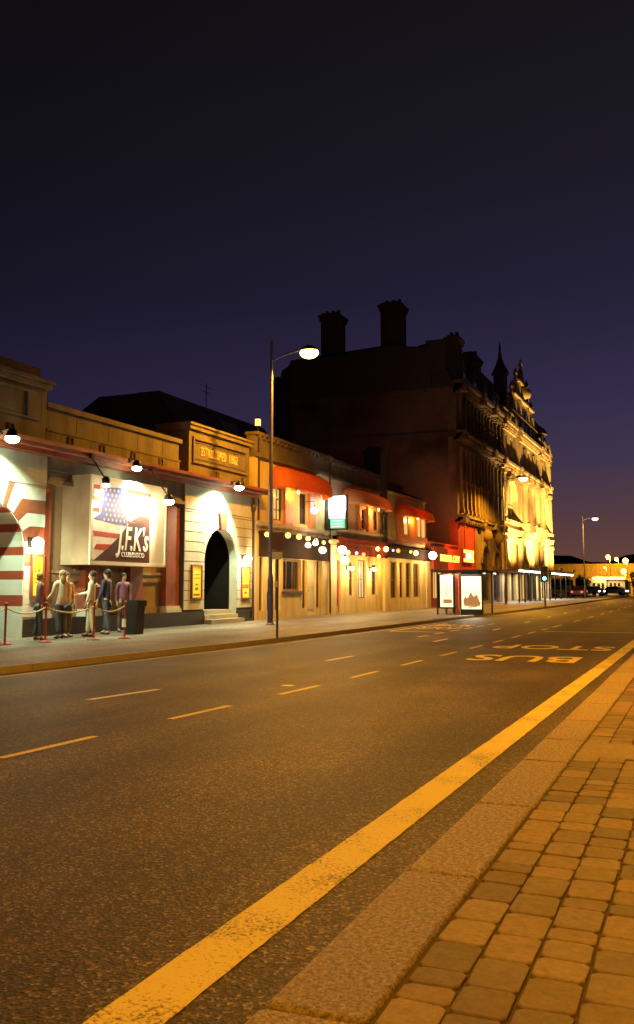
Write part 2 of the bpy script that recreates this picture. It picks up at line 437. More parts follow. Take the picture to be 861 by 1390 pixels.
# far pavement
pv = MB()
for a, b in zip(YS, YS[1:]):
    pv.add([(-60, a, G), (lerp_poly(LK, a) - .15, a, G), (lerp_poly(LK, b) - .15, b, G), (-60, b, G)], [(0, 1, 2, 3)])
tag(pv.build('pavement', 'pavement_far'), kind='structure')
kb = MB(); y = -30.
while y < 220:
    L = .9; x0, x1 = lerp_poly(LK, y), lerp_poly(LK, y + L); g_ = .012
    kb.add([(x0 - .15, y + g_, -.02), (x0, y + g_, -.02), (x1, y + L, -.02), (x1 - .15, y + L, -.02),
            (x0 - .15, y + g_, G + .006), (x0 - .015, y + g_, G + .006), (x1 - .015, y + L, G + .006), (x1 - .15, y + L, G + .006)],
           [(0, 3, 2, 1), (4, 5, 6, 7), (0, 1, 5, 4), (1, 2, 6, 5), (2, 3, 7, 6), (3, 0, 4, 7)]); y += L
tag(kb.build('kerb', 'kerb_far'), kind='structure')
# near pavement: granite kerb stones, a thin bed and individually modelled setts
def blocks_mesh(name, items, material, bev=.012):
    """items: (x0,x1,y0,y1,z0,z1,(r,g,b))"""
    vs = []; fs = []; cols = []
    for (x0, x1, y0, y1, z0, z1, c) in items:
        o = len(vs); b = bev
        j = [random.uniform(-.004, .004) for _ in range(8)]
        tl = [random.uniform(-.0018, .0018) for _ in range(4)]
        P = [(x0 + j[0], y0 + j[1]), (x1 + j[2], y0 + j[3]), (x1 + j[4], y1 + j[5]), (x0 + j[6], y1 + j[7])]
        cxm = (x0 + x1) / 2; cym = (y0 + y1) / 2
        def ring(ins, z, cor):
            out = []
            for i, (px, py) in enumerate(P):
                sx = 1 if px < cxm else -1; sy = 1 if py < cym else -1
                ca = min(cor, (x1 - x0) * .3)
                a = (px + sx * (ins + ca), py + sy * ins); bb = (px + sx * ins, py + sy * (ins + ca))
                # keep winding
                seq = (bb, a) if i in (0, 2) else (a, bb)
                for q in seq: out.append((q[0], q[1], z + (tl[i] if z > z0 + .001 else 0)))
            return out
        for (ins, z, cor) in ((0, z0, .018), (0, z1 - b, .018), (b * .35, z1 - b * .3, .02), (b * 1.1, z1, .02)): vs += ring(ins, z, cor)
        for r_ in range(3):
            for k in range(8):
                fs.append((o + r_ * 8 + k, o + r_ * 8 + (k + 1) % 8, o + (r_ + 1) * 8 + (k + 1) % 8, o + (r_ + 1) * 8 + k)); cols.append(c)
        fs.append(tuple(o + 24 + k for k in range(8))); cols.append(c)
    me = bpy.data.meshes.new(name); me.from_pydata(vs, [], fs); me.materials.append(M[material])
    ca = me.color_attributes.new('shade', 'FLOAT_COLOR', 'CORNER')
    for p in me.polygons:
        p.use_smooth = False
        for li in p.loop_indices: ca.data[li].color = (*cols[p.index], 1)
    o = bpy.data.objects.new(name, me); COL.objects.link(o); return o
KJ = [-4.4, -2.9, -1.5, -.2, 1.2, 2.65, 4.10, 5.50, 6.96, 7.97, 9.15]
while KJ[-1] < 130: KJ.append(KJ[-1] + random.choice([1.05, 1.4, 1.45]))
items = []
for a, b in zip(KJ, KJ[1:]):
    s = random.uniform(.85, 1.1); items.append((-1.28, -.955, a + .009, b - .009, -.03, G + .004, (s, s * .98, s * .95)))
tag(blocks_mesh('kerb', items, 'granite', .012), kind='structure')
bed = MB(); bed.add([(-.955, -60, G - .012), (60, -60, G - .012), (60, 420, G - .012), (-.955, 420, G - .012)], [(0, 1, 2, 3)])
tag(bed.build('pavement', 'joint_sand'), kind='structure')
items = []
cx = -.94; colw = .18
while cx < 5.2:
    w = colw; y = -2.0 + random.uniform(0, .1); ymax = 34 if cx < 1.2 else 12
    if cx > 2.5: ymax = 7
    while y < ymax:
        L = random.choice([.13, .17, .2, .24, .24])
        if 7.25 < y + L * .5 < 7.95: y += .05; continue
        s = random.choice([.62, .8, .95, 1.05, 1.18]) * random.uniform(.93, 1.07); t = random.uniform(-.05, .05)
        items.append((cx + .0042, cx + w - .0042, y + .004, y + L - .004, G - .03, G + random.uniform(-.0025, .0025), (s * (1.06 + t), s * .97, s * (.93 - t))))
        y += L
    cx += w
tag(blocks_mesh('pavement', items, 'sett', .005), kind='structure')
# far stretch of the near pavement, beyond the individually laid setts
fp = MB(); fp.add([(-.955, 34, G), (60, 34, G), (60, 420, G), (-.955, 420, G)], [(0, 1, 2, 3)])
tag(fp.build('pavement', 'pavement_far'), kind='structure')
items = []
for k in range(5): items.append((-.94 + k * 1.25, -.94 + k * 1.25 + 1.24, 7.27, 7.93, G - .03, G + .002, (1.3, 1.25, 1.2)))
tag(blocks_mesh('pavement', items, 'sett', .008), kind='structure')

# ------------------------------------------------------------------ road markings
def strip(mb, pts, w, z=.004):
    for (x0, y0), (x1, y1) in zip(pts, pts[1:]):
        mb.add([(x0 - w / 2, y0, z), (x0 + w / 2, y0, z), (x1 + w / 2, y1, z), (x1 - w / 2, y1, z)], [(0, 1, 2, 3)])
mk = MB(); EL = [(-20, -1.735), (3, -1.725), (24, -1.61), (60, -1.55), (160, -1.5)]; yy = -20.; rr_ = random.Random(3); jl = jr = 0.
while yy < 160:
    st = .09 if yy < 22 else 3.; nl, nr = rr_.uniform(-.003, .003), rr_.uniform(-.003, .003); a_, b_ = lerp_poly(EL, yy), lerp_poly(EL, yy + st)
    mk.add([(a_ - .117 + jl, yy, .004), (a_ + .117 + jr, yy, .004), (b_ + .117 + nr, yy + st, .004), (b_ - .117 + nl, yy + st, .004)], [(0, 1, 2, 3)]); yy += st; jl, jr = nl, nr
tag(mk.build('road_marking', 'paint_line_yellow'), kind='structure')
mk = MB()
NX = [(-10, -5.4), (6, -5.21), (8.5, -5.12), (12, -4.95), (20, -4.82), (40, -4.75), (150, -5.2)]
y = 5.97 - 2.4 * 4
while y < 32:
    strip(mk, [(lerp_poly(NX, y), y), (lerp_poly(NX, y + 1.19), y + 1.19)], .085); y += 2.4
while y < 120:
    strip(mk, [(lerp_poly(NX, y), y), (lerp_poly(NX, y + 2), y + 2)], .1); y += 5.2
tag(mk.build('road_marking', 'paint_line_yellow'), kind='structure')
mk = MB()
FX = [(-10, -7.3), (9.4, -6.90), (10.6, -6.74), (16.4, -6.46), (22.3, -6.27), (29, -6.17), (46, -6.6), (62, -7.0), (150, -7.2)]
y = 9.4 - 6.6 * 2
while y < 140:
    strip(mk, [(lerp_poly(FX, y), y), (lerp_poly(FX, y + 1.3), y + 1.3)], .1); y += 6.6
strip(mk, [(-5.35, 11.72), (-5.35, 11.86)], .16)
tag(mk.build('road_marking', 'paint_line_white'), kind='structure')
# bus cage lines across the lane and along the far kerb
mk = MB(); strip(mk, [(x + .30, y) for y, x in LK[:-2]], .075)
tag(mk.build('road_marking', 'paint_line_yellow'), kind='structure')
mk = MB(); mk.box(-4.6, -1.75, 29.0, 29.14, .003, .005); strip(mk, [(-9.0, 27.5), (-8.9, 34)], .1)
for k in range(6): strip(mk, [(-7.25, 24.5 + k * 1.8), (-7.2, 25.4 + k * 1.8)], .1)
mk.box(-9.0, -7.3, 27.3, 27.42, .003, .005)

tag(mk.build('road_marking', 'paint_text'), kind='structure')
text_w = dict(bold=.012, depth=.001)
def road_text(body, o, ux, uy, size, width):
    t = text_mesh('road_marking', body, 'paint_text', None, o, ux, uy, size, width, **text_w); tag(t, kind='structure')
road_text('BUS', (-2.2, 18.6, .0055), (-1, 0, 0), (0, -1, 0), 2.05, 2.02)
road_text('STOP', (-1.88, 22.05, .0055), (-1, 0, 0), (0, -1, 0), 1.9, 2.6)
road_text('STOP', (-8.75, 29.3, .0055), (1, 0, 0), (0, 1, 0), 2.0, 1.3)
road_text('BUS', (-8.75, 31.6, .0055), (1, 0, 0), (0, 1, 0), 2.0, 1.2)

# ------------------------------------------------------------------ club building
club = thing('club_building', (F, 22, G), 'long low stone club with rust red cornice, striped arch and ESTABLISHED 1862 panel', 'building')
r_ = 1.215
A1 = (16.15, 18.58); A2 = (27.63, 30.06); SPR = 2.2
XW = F - .35
pav0, pav1 = 15.45, 19.3; bay0, bay1 = 26.3, 31.35
w = MB()
wall(w, F, .5, pav0, pav1, .1, 4.75, [(A1[0], A1[1], .1, SPR, True)])
w.build('wall', 'stone_cream', club, 'cream centre wall round the striped arch')
w = MB(); wall(w, XW, .4, pav1, bay0, .1, 4.75, [])
wall(w, XW, .4, 6, pav0, .1, 4.75, [])
w.build('wall', 'wall_beige', club)
w = MB(); wall(w, F, .3, bay0, bay1, .1, 4.75, [(A2[0], A2[1], .1, SPR, True)]); w.box(-22, F - .5, 31.25, 31.36, .1, 6.3)
w.build('wall', 'joint_dark', club)
# body of the building behind the walls
w = MB(); w.box(-24, F - 1.9, 6, 31.25, .1, 5.4); w.box(F - 1.9, XW - .4, 6, 15.3, .1, 5.0); w.box(F - 1.9, XW - .4, 19.45, 26.2, .1, 5.0); w.box(F - 1.9, F - .5, 30.3, 31.25, .1, 5.0)
w.box(F - 1.9, F - .5, 26.2, 27.4, .1, 5.0)
w.build('wall', 'brick_dark', club)
# arch reveals (striped one and plain one)
def reveal(c, r, depth, z0, stripes, mats, name, xf):
    m = MB(); n = 24; pts = []
    jh = SPR - z0
    path = [(c - r, z0)] + [(c - r * math.cos(math.pi * i / n), SPR + r * math.sin(math.pi * i / n)) for i in range(n + 1)] + [(c + r, z0)]
    fine = []
    for (a, b) in zip(path, path[1:]):
        L = math.hypot(b[0] - a[0], b[1] - a[1]); k = max(1, int(L / .055))
        for i in range(k): fine.append((a[0] + (b[0] - a[0]) * i / k, a[1] + (b[1] - a[1]) * i / k))
    fine.append(path[-1]); tot = 0
    S = [0]
    for a, b in zip(fine, fine[1:]): tot += math.hypot(b[0] - a[0], b[1] - a[1]); S.append(tot)
    for i, (a, b) in enumerate(zip(fine, fine[1:])):
        s_ = min(S[i], tot - S[i + 1]) + .03
        m.mi = stripes(s_)
        t = .03
        ia = (c + (a[0] - c) * (1 - t / r) if a[1] >= SPR - .001 else a[0] + (t if a[0] < c else -t), SPR + (a[1] - SPR) * (1 - t / r) if a[1] >= SPR else a[1])
        ib = (c + (b[0] - c) * (1 - t / r) if b[1] >= SPR - .001 else b[0] + (t if b[0] < c else -t), SPR + (b[1] - SPR) * (1 - t / r) if b[1] >= SPR else b[1])
        m.prism([a, b, ib, ia], 'x', xf - depth, xf - .004)
    return m.build(name, mats, club)
reveal(17.365, 1.215, 1.5, .1, lambda s: 0 if s < .5 or ((s - .8) % .62) > .24 else 1, ['paint_white', 'paint_red'], 'arch_reveal', F)
reveal(28.845, 1.215, .29, .1, lambda s: 0, ['stone_cream'], 'arch_reveal', F)
w = MB(); w.box(F - 1.9, F - 1.75, 15.5, 19.2, .1, 4); w.build('door', 'timber_brown', club)
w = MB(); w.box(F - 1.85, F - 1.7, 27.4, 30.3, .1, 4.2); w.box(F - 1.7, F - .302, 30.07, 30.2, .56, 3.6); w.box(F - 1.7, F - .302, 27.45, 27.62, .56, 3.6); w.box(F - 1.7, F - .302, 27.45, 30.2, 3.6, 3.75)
w.build('door', 'doorway_shade', club, 'near-black lining painted as shade inside the arched doorway')  # porch lining coloured near black to paint in the doorway's shade
w = MB(); w.box(F - 1.70, F - 1.66, 27.6, 30.1, 1.55, 1.6); w.box(F - 1.7, F - 1.66, 28.75, 28.8, .5, 3.2); w.build('door_rail', 'metal_ochre', club)
for yy in (28.1, 28.85, 29.6): MB().box(F - 1.7, F - 1.62, yy - .05, yy + .05, .56, 3.3).build('door_frame', 'timber_brown', club)
MB().box(F - 1.69, F - 1.66, 28.9, 29.55, 1.7, 2.7).build('pane', 'glass_pale', club)

def voussoirs(c, y0, y1, r, top, paint, mats, name, xf, gap, proud, zb=.6, step=.33):
    """banded masonry of a wall with an arch: side courses kinked into radial stones"""
    m = MB(); nk = 6
    hs = [SPR + step * i for i in range(nk)]; th = [R(13.2 * i) for i in range(nk)]
    idx = 0
    for side in (-1, 1):
        edge = y0 if side < 0 else y1
        def Y(v): return c + side * v
        E = abs(edge - c)
        zc = zb; k = int(round((SPR - zb) / step)); hh = (SPR - zb) / k
        for i in range(k):
            a, b = zb + hh * i + gap / 2, zb + hh * (i + 1) - gap / 2
            m.mi = paint(i - k)
            pts = [(Y(r + .0), a), (Y(E), a), (Y(E), b), (Y(r), b)]
            m.prism(pts, 'x', xf, xf + proud)
        for i in range(nk - 1):
            m.mi = paint(i)
            t0, t1 = th[i] + gap / 2 / r, th[i + 1] - gap / 2 / r
            A = [(r * math.cos(t0 + (t1 - t0) * q / 3), SPR + r * math.sin(t0 + (t1 - t0) * q / 3)) for q in range(4)]
            h0, h1 = hs[i] + gap / 2, hs[i + 1] - gap / 2
            def P(t, h):
                t = max(t, .001); Rr = (h - SPR) / math.sin(t) if t > .02 else r
                Rr = max(Rr, r * 1.12); Rr = min(Rr, E / max(math.cos(t), .01))
                return (Rr * math.cos(t), max(h, SPR + Rr * math.sin(t)) if False else SPR + Rr * math.sin(t))
            p0, p1 = P(t0, h0), P(t1, h1)
            pts = [A[0], p0, (E, h0), (E, h1), p1] + A[::-1][:3]
            if i == 0: pts = [A[0], (E, h0), (E, h1), p1] + A[::-1][:3]
            m.prism([(Y(u), v) for u, v in pts], 'x', xf, xf + proud)
        # upper radial stones up to the string course
        tt = [th[-1], R(73), R(80)] 
        for j, (t0, t1) in enumerate(zip(tt, tt[1:])):
            m.mi = paint(nk - 1 + j)
            t0 += gap / 2 / r; t1 -= gap / 2 / r
            pts = [(r * math.cos(t0), SPR + r * math.sin(t0)), ((top - SPR) / math.tan(t0), top), ((top - SPR) / math.tan(t1), top), (r * math.cos(t1), SPR + r * math.sin(t1))]
            m.prism([(Y(u), v) for u, v in pts], 'x', xf, xf + proud)
        m.mi = paint(nk)
        u0 = (top - SPR) / math.tan(tt[0])
        m.prism([(Y(u0 + gap), hs[-1] + gap / 2), (Y(E), hs[-1] + gap / 2), (Y(E), top), (Y(u0 + gap * 1.0), top)], 'x', xf, xf + proud)
    return m.build(name, mats, club)
voussoirs(28.845, bay0, bay1, 1.215, 3.93, lambda i: 0, ['stone_cream'], 'arch_surround', F, .026, .03)
voussoirs(17.365, pav0, pav1, 1.215, 3.93, lambda i: (i % 2) if i >= -2 else 0, ['paint_white', 'paint_rust'], 'arch_surround', F, .012, .015, step=.34)
w = MB(); t0 = R(81.5)
w.prism([(28.845 - 1.2 * math.cos(t0), SPR + 1.2 * math.sin(t0) - .03), (28.845 + 1.2 * math.cos(t0), SPR + 1.2 * math.sin(t0) - .03), (28.845 + .30, 3.95), (28.845 - .30, 3.95)], 'x', F, F + .12)
w.build('keystone', 'paint_rust', club)
# plain frieze above the arches, and over the wing
w = MB(); w.box(F, F + .03, bay0, bay1, 3.955, 4.75); w.build('frieze', 'stone_cream', club)
w = MB(); w.box(F, F + .03, pav0, pav1, 3.955, 4.75); w.build('frieze', 'stone_cream', club)
w = MB(); w.box(XW, F - .06, pav1, bay0, 4.1, 4.75); w.box(XW, F + .02, pav1 + .01, bay0 - .01, 4.06, 4.16); w.box(XW, F - .02, pav1 + .01, bay0 - .01, 4.4, 4.43)
w.box(XW, F - .06, 6, pav0, 4.1, 4.75)
w.build('frieze', 'stone_buff', club)
w = MB(); w.box(F - .5, F + .22, 6, 31.6, 4.75, 4.87); w.box(F - .5, F + .42, 6, 31.8, 4.87, 4.97); w.box(F - .5, F + .5, 6, 31.88, 4.97, 5.06)
w.build('cornice', 'paint_rust', club)
# red pilasters of the wing with cream bases, dado ledge, plinth
for a, b in ((19.36, 19.66), (21.2, 21.86), (23.38, 24.05), (25.38, 26.16), (13.2, 13.9), (10.9, 11.6)):
    p = MB().box(XW, F - .08, a, b, .75, 4.06).build('pilaster', 'paint_rust', club)
    q = MB(); q.box(XW, F + .0, a - .06, b + .06, .55, .66); q.box(XW, F - .03, a - .03, b + .03, .66, .75); q.build('pilaster_base', 'base_cream', p)
w = MB()
for a, b in ((19.66, 21.2), (21.86, 23.38), (24.05, 25.38)):
    w.box(XW, XW + .12, a, b, 1.72, 1.80); w.box(XW, XW + .07, a, b, 1.5, 1.72); w.box(XW, XW + .05, a, b, .55, .75)
    w.box(XW, XW + .05, a, a + .18, 1.8, 4.06); w.box(XW, XW + .05, b - .18, b, 1.8, 4.06)
w.build('wall_panel', 'wall_beige', club)
w = MB(); w.box(XW, F + .05, 18.6, A2[0], .1, .55); w.box(XW, F + .05, A2[1], 31.4, .1, .5); w.box(XW, F + .05, 6, A1[0], .1, .55); w.build('plinth', 'plinth_black', club)
w = MB()
for k in range(3): w.box(F - .9 + .0, F + .34 - .27 * k, A2[0] + .002, A2[1] - .002, .1 + .15 * k, .1 + .15 * (k + 1))
w.build('steps', 'step_stone', club)
# parapet of the wing
w = MB(); w.box(F - .45, F - .08, pav1, 26.0, 5.06, 6.06); w.box(F - .45, F - .08, 6, pav0, 5.06, 6.06); w.box(F - .5, F + .0, pav1, 26.1, 6.06, 6.2); w.box(F - .5, F, 6, pav0, 6.06, 6.2)
w.box(F - .08, F - .02, pav1, 26.05, 5.44, 5.5); w.box(F - .09, F - .04, pav1, 26.0, 5.06, 5.44)
w.build('parapet', 'stone_buff', club)
for yy in (20.6, 22.1, 23.6, 25.0): MB().box(F - .081, F - .075, yy, yy + .02, 5.52, 6.04).build('masonry_joint', 'joint_dark', club)
for yy in (19.9, 21.2, 22.9, 24.3): MB().box(F - .045, F - .036, yy, yy + .02, 5.08, 5.42).build('masonry_joint', 'joint_dark', club)
for yy, xx in ((17.9, F + .0), (20.3, F - .04), (21.75, F - .04), (23.3, F - .04), (24.85, F - .04), (28.5, F), (30.4, F)):
    v = MB(); v.box(xx, xx + .03, yy - .11, yy - .08, 5.1, 5.4); v.box(xx, xx + .03, yy + .08, yy + .11, 5.1, 5.4); v.box(xx, xx + .03, yy - .08, yy + .08, 5.37, 5.4); v.box(xx - .02, xx + .006, yy - .08, yy + .08, 5.1, 5.37)
    v.build('vent', 'joint_dark', club)
# attics
def attic(y0, y1, top, mats='stone_buff'):
    w = MB(); w.box(F - 1.2, F, y0, y1, 5.06, top - .22); w.box(F - 1.25, F + .1, y0 - .1, y1 + .1, top - .22, top - .08)
    w.box(F - 1.25, F + .16, y0 - .16, y1 + .16, top - .08, top + .0)
    a = w.build('attic', mats, club); return a
a = attic(26.52, 31.0, 6.86); 
p = MB(); y0, y1, z0, z1 = 26.72, 30.72, 5.52, 6.42
for (q0, q1, q2, q3) in ((y0, y1, z0, z0 + .09), (y0, y1, z1 - .09, z1), (y0, y0 + .09, z0 + .09, z1 - .09), (y1 - .09, y1, z0 + .09, z1 - .09)): p.box(F, F + .07, q0, q1, q2, q3)
p.box(F, F + .03, y0 + .16, y1 - .16, z0 + .16, z0 + .19); p.box(F, F + .03, y0 + .16, y1 - .16, z1 - .19, z1 - .16)
p.build('name_panel', 'stone_buff', club)
s_ = MB(); s_.box(F, F + .008, y0 + .1, y1 - .1, z0 + .1, z0 + .14); s_.box(F, F + .008, y0 + .1, y0 + .14, z0 + .14, z1 - .14); s_.box(F + .0, F + .008, y0 + .1, y1 - .1, z1 - .14, z1 - .1); s_.build('masonry_joint', 'joint_dark', club)
text_mesh('lettering', 'ESTABLISHED', 'letter_gold', club, (F + .012, 27.3, 5.82), (0, 1, 0), (0, 0, 1), .44, 1.8, .003, depth=.02, space=1.12)
text_mesh('lettering', '1862', 'letter_gold', club, (F + .012, 29.38, 5.82), (0, 1, 0), (0, 0, 1), .44, .62, .003, depth=.02, space=1.12)
attic(pav0 + .1, pav1 - .08, 6.72)
w = MB(); w.box(F - 1.1, F - .05, pav0 + .2, pav1 - .3, 6.72, 7.02); w.build('attic', 'stone_buff', club)
p = MB()
for (q0, q1, q2, q3) in ((15.9, 18.95, 5.62, 5.68), (15.9, 18.95, 6.3, 6.36), (18.45, 18.95, 5.68, 6.3), (15.9, 16.3, 5.68, 6.3)): p.box(F, F + .05, q0, q1, q2, q3)
p.build('name_panel', 'stone_buff', club)
MB().box(F, F + .008, 18.30, 18.44, 5.7, 6.28).build('masonry_joint', 'joint_dark', club)
MB().box(F, F + .008, 18.98, 19.03, 5.62, 6.36).build('masonry_joint', 'joint_dark', club)
# rainwater pipe at the right end of the entrance bay
w = MB(); w.tube([(F + .09, 31.2, 4.7), (F + .09, 31.2, .2)], .045); w.lathe((F + .09, 31.2, 4.15), [(.05, 0), (.11, .12), (.11, .3), (.05, .32)], 8); w.build('drainpipe', 'frame_dark', club)

# dark pitched-roof building behind
hb = thing('rear_hall', (-24, 37, G), 'dark slate gabled hall rising behind the club entrance bay', 'building')
w = MB(); w.box(-28, -20.2, 33.4, 44, .1, 7.6); w.prism([(-28, 7.6), (-20.2, 7.6), (-21.6, 9.75), (-24.4, 9.75)], 'y', 33.4, 33.7); w.build('wall', 'brick_dark', hb)
w = MB(); w.prism([(-28.2, 7.5), (-20.0, 7.5), (-21.5, 9.85), (-22.6, 9.85)], 'y', 33.7, 44.2); w.build('roof', 'roof_slate', hb)
MB().prism([(-20.6, 8.45), (-20.5, 8.5), (-21.05, 9.35), (-21.15, 9.3)], 'y', 38.3, 40.0).build('skylight', 'steel', hb)
hb2 = thing('rear_house', (-28, 47, G), 'dark hipped roof house with aerial behind the first pub parapet', 'building')
w = MB(); w.box(-32, -24, 43, 50, .1, 9.6); w.build('wall', 'brick_dark', hb2)
w = MB(); w.add([(-32.3, 42.8, 9.6), (-23.7, 42.8, 9.6), (-23.7, 50.2, 9.6), (-32.3, 50.2, 9.6), (-28, 46, 12), (-28, 48.5, 12)], [(0, 1, 4), (1, 2, 5, 4), (2, 3, 5), (3, 0, 4, 5), (0, 3, 2, 1)]); w.build('roof', 'roof_slate', hb2)
w = MB(); w.tube([(-25, 44, 10), (-25, 44, 12.6)], .025, 6); w.tube([(-25, 43.4, 12.4), (-25, 44.7, 12.4)], .015, 5); w.tube([(-25, 43.5, 12.1), (-25, 44.5, 12.1)], .015, 5); w.build('aerial', 'black_metal', hb2)

# ------------------------------------------------------------------ club sign board
sg = thing('club_sign', (F, 22.3, 1.95), 'big box sign with stars and stripes flag reading J.F.K\'s CLUB/DISCO', 'sign')
SX = -15.1
w = MB(); w.box(XW + .01, SX - .03, 20.42, 24.2, 1.95, 4.38); w.build('sign_box', 'wall_beige', sg)
w = MB(); w.box(SX - .03, SX, 20.42, 24.2, 1.95, 4.38); w.box(SX, SX + .03, 20.42, 24.2, 1.95, 2.02); w.box(SX, SX + .03, 20.42, 20.49, 2.02, 4.38); w.box(SX, SX + .03, 24.13, 24.2, 2.02, 4.38); w.build('sign_panel', 'board_white', sg)
ay0, ay1, az0, az1 = 20.53, 23.32, 2.06, 4.30
def AP(px, py):  # artwork coordinates, 0..1 across and 0..1 down
    return (ay0 + (ay1 - ay0) * px, az1 - (az1 - az0) * py)
w = MB(); w.prism([AP(0, 0), AP(1, 0), AP(1, 1), AP(0, 1)], 'x', SX, SX + .006)
w.mi = 1
w.prism([AP(0, 0), AP(1, 0), AP(1, .42), AP(.9, .38), AP(.78, .40), AP(.62, .50), AP(.45, .68), AP(.25, .84), AP(.02, 1.0), AP(0, .98)], 'x', SX + .006, SX + .009)
w.mi = 2
def band(x0, x1, y0, y1, yb0=None, yb1=None):
    w.prism([AP(x0, y0), AP(x1, yb0 if yb0 is not None else y0), AP(x1, yb1 if yb1 is not None else y1), AP(x0, y1)], 'x', SX + .009, SX + .012)
for k in range(4): band(.58, 1.0, .06 + k * .14, .06 + k * .14 + .055, .085 + k * .14 if k < 3 else .30, .14 + k * .14 if k < 3 else .33) if k < 3 else None
band(.58, .72, .475, .52, .49, .50)
w.prism([AP(.0, .64), AP(.5, .655), AP(.42, .71), AP(.02, .70)], 'x', SX + .009, SX + .012)
w.prism([AP(.06, .80), AP(.32, .79), AP(.2, .87), AP(.03, .86)], 'x', SX + .009, SX + .012)
for k in range(3): band(0, .1, .08 + k * .14, .13 + k * .14)
w.mi = 3
w.prism([AP(.17, .10), AP(.57, .06), AP(.57, .55), AP(.0, .50), AP(.12, .42)], 'x', SX + .010, SX + .014)
w.mi = 4
def star(cy, cz, r):
    pts = []
    for i in range(10):
        a = math.pi / 2 + i * math.pi / 5; q = r if i % 2 == 0 else r * .42
        pts.append((cy + q * math.cos(a), cz + q * math.sin(a)))
    w.prism(pts, 'x', SX + .014, SX + .017)
for rr in range(7):
    for cc in range(6 if rr % 2 == 0 else 5):
        u = .20 + cc * .068 + (0 if rr % 2 == 0 else .034) - .02 * (rr > 4); v = .12 + rr * .062
        star(*AP(u, v), .052)
w.build('artwork', ['board_dark', 'flag_white', 'flag_red', 'flag_blue', 'flag_white'], sg)
text_mesh('lettering', 'J.F.K\'s', 'flag_white', sg, (SX + .014, 21.62, 2.40), (0, 1, 0), (0, 0, 1), .95, 1.62, .012, shear=.25, depth=.01)
text_mesh('lettering', 'CLUB/DISCO', 'flag_white', sg, (SX + .014, 21.88, 2.2), (0, 1, 0), (0, 0, 1), .2, 1.15, .004, depth=.008, space=1.1)

def floodlight(y, x, z, lab, aimat, bulb='lamp_green', power=700, col=(.72, 1., .66), spot=120, r=.16, group=None, cat='floodlight', base=5.0):
    t = thing('floodlight', (x, y, z), lab, cat, group)
    w = MB(); w.tube([(F + .45, y, base), (x - .1, y, z + .22), (x, y, z + .16)], .02, 6); w.box(F + .4, F + .52, y - .06, y + .06, base - .06, base + .06); w.build('arm', 'black_metal', t)
    w = MB(); w.lathe((x, y, z + .0), [(.05, .2), (.12, .14), (r, .02), (r, .0)], 12); w.build('housing', 'black_metal', t)
    w = MB(); w.ell((x, y, z - .045), (r * 1.0, r * 1.15, r * .62), 12, 8); w.build('lens', bulb, t)
    l0 = (x - .05, y, z - .19); light('flood_lamp', 'SPOT', l0, col, power, t, .05, aim(l0, aimat), spot=spot)
    return t
GR = 'green-white floodlights along the club cornice'
floodlight(17.0, -14.85, 4.86, 'green-white floodlight on the club cornice over the red striped arch', (F, 17.2, 3.0), group=GR, power=850)
floodlight(22.35, -14.95, 4.80, 'small greenish floodlight on the cornice above the club sign', (F, 22.4, 2.6), group=GR, power=500, r=.13)
floodlight(28.65, -14.9, 4.86, 'greenish floodlight on cornice shining on the arched club doorway', (F, 28.3, 3.4), group=GR, power=850)
floodlight(23.55, -14.6, 3.92, 'warm dazzling spotlight at upper right of the club sign', (SX, 22.9, 3.4), 'lamp_warm', 260, (1, .78, .45), 130, .15, cat='spotlight', base=4.9)
floodlight(20.6, -14.75, 4.12, 'warm spotlight at upper left corner of the club sign', (SX, 21.2, 3.2), 'lamp_globe', 80, (1, .78, .45), 130, .1, cat='spotlight', base=4.9)

def sconce(y, z, lab, x=F, power=70, col=(1., .78, .45), r=.14, m='lamp_globe', group=None, e='wall_lamp'):
    t = thing(e, (x, y, z), lab, 'wall lamp', group)
    w = MB(); w.box(x + .002, x + .03, y - .06, y + .06, z - .12, z + .14); w.tube([(x + .02, y, z + .08), (x + .18, y, z + .16), (x + .26, y, z + .12)], .015, 6)
    w.lathe((x + .26, y, z + .08), [(.03, .06), (.08, .03), (.1, 0)], 10); w.build('bracket', 'black_metal', t)
    MB().ell((x + .26, y, z), (r, r, r * .95)).build('globe', m, t)
    light('lamp', 'POINT', (x + .42, y, z - r - .06), col, power, t, .05)
    return t
sconce(18.72, 2.46, 'glowing wall lamp above the yellow poster beside the striped arch', F + .03, 90, r=.15)
sconce(30.4, 2.40, 'glowing round wall lamp above the poster right of arched doorway', F + .03, 110, r=.14)
def poster(y0, y1, z0, z1, lab, fr='paint_rust', lines=()):
    t = thing('poster_case', (F, (y0 + y1) / 2, z0), lab, 'poster')
    w = MB(); e = .06; x = F + .03
    w.box(x, x + .06, y0, y1, z0, z0 + e); w.box(x, x + .06, y0, y1, z1 - e, z1); w.box(x, x + .06, y0, y0 + e, z0 + e, z1 - e); w.box(x, x + .06, y1 - e, y1, z0 + e, z1 - e); w.build('frame', fr, t)
    w = MB(); w.box(x, x + .03, y0 + e, y1 - e, z0 + e, z1 - e); w.mi = 1
    for (a, b, c, d) in lines:
        w.box(x + .03, x + .033, y0 + (y1 - y0) * a, y0 + (y1 - y0) * b, z0 + (z1 - z0) * c, z0 + (z1 - z0) * d)
    w.build('poster', ['poster_yellow', 'ink_brown'], t)
poster(18.78, 19.26, 1.08, 2.18, 'yellow poster in a frame beside the red striped arch', 'paint_rust', [(.25, .45, .58, .64), (.5, .75, .57, .66), (.25, .7, .42, .45), (.3, .7, .34, .37)])
poster(26.72, 27.42, .95, 2.1, 'yellow poster in red frame left of the arched doorway', 'paint_rust', [(.2, .8, .1, .16), (.35, .65, .26, .34), (.4, .6, .4, .45), (.25, .75, .6, .62), (.25, .75, .7, .72)])
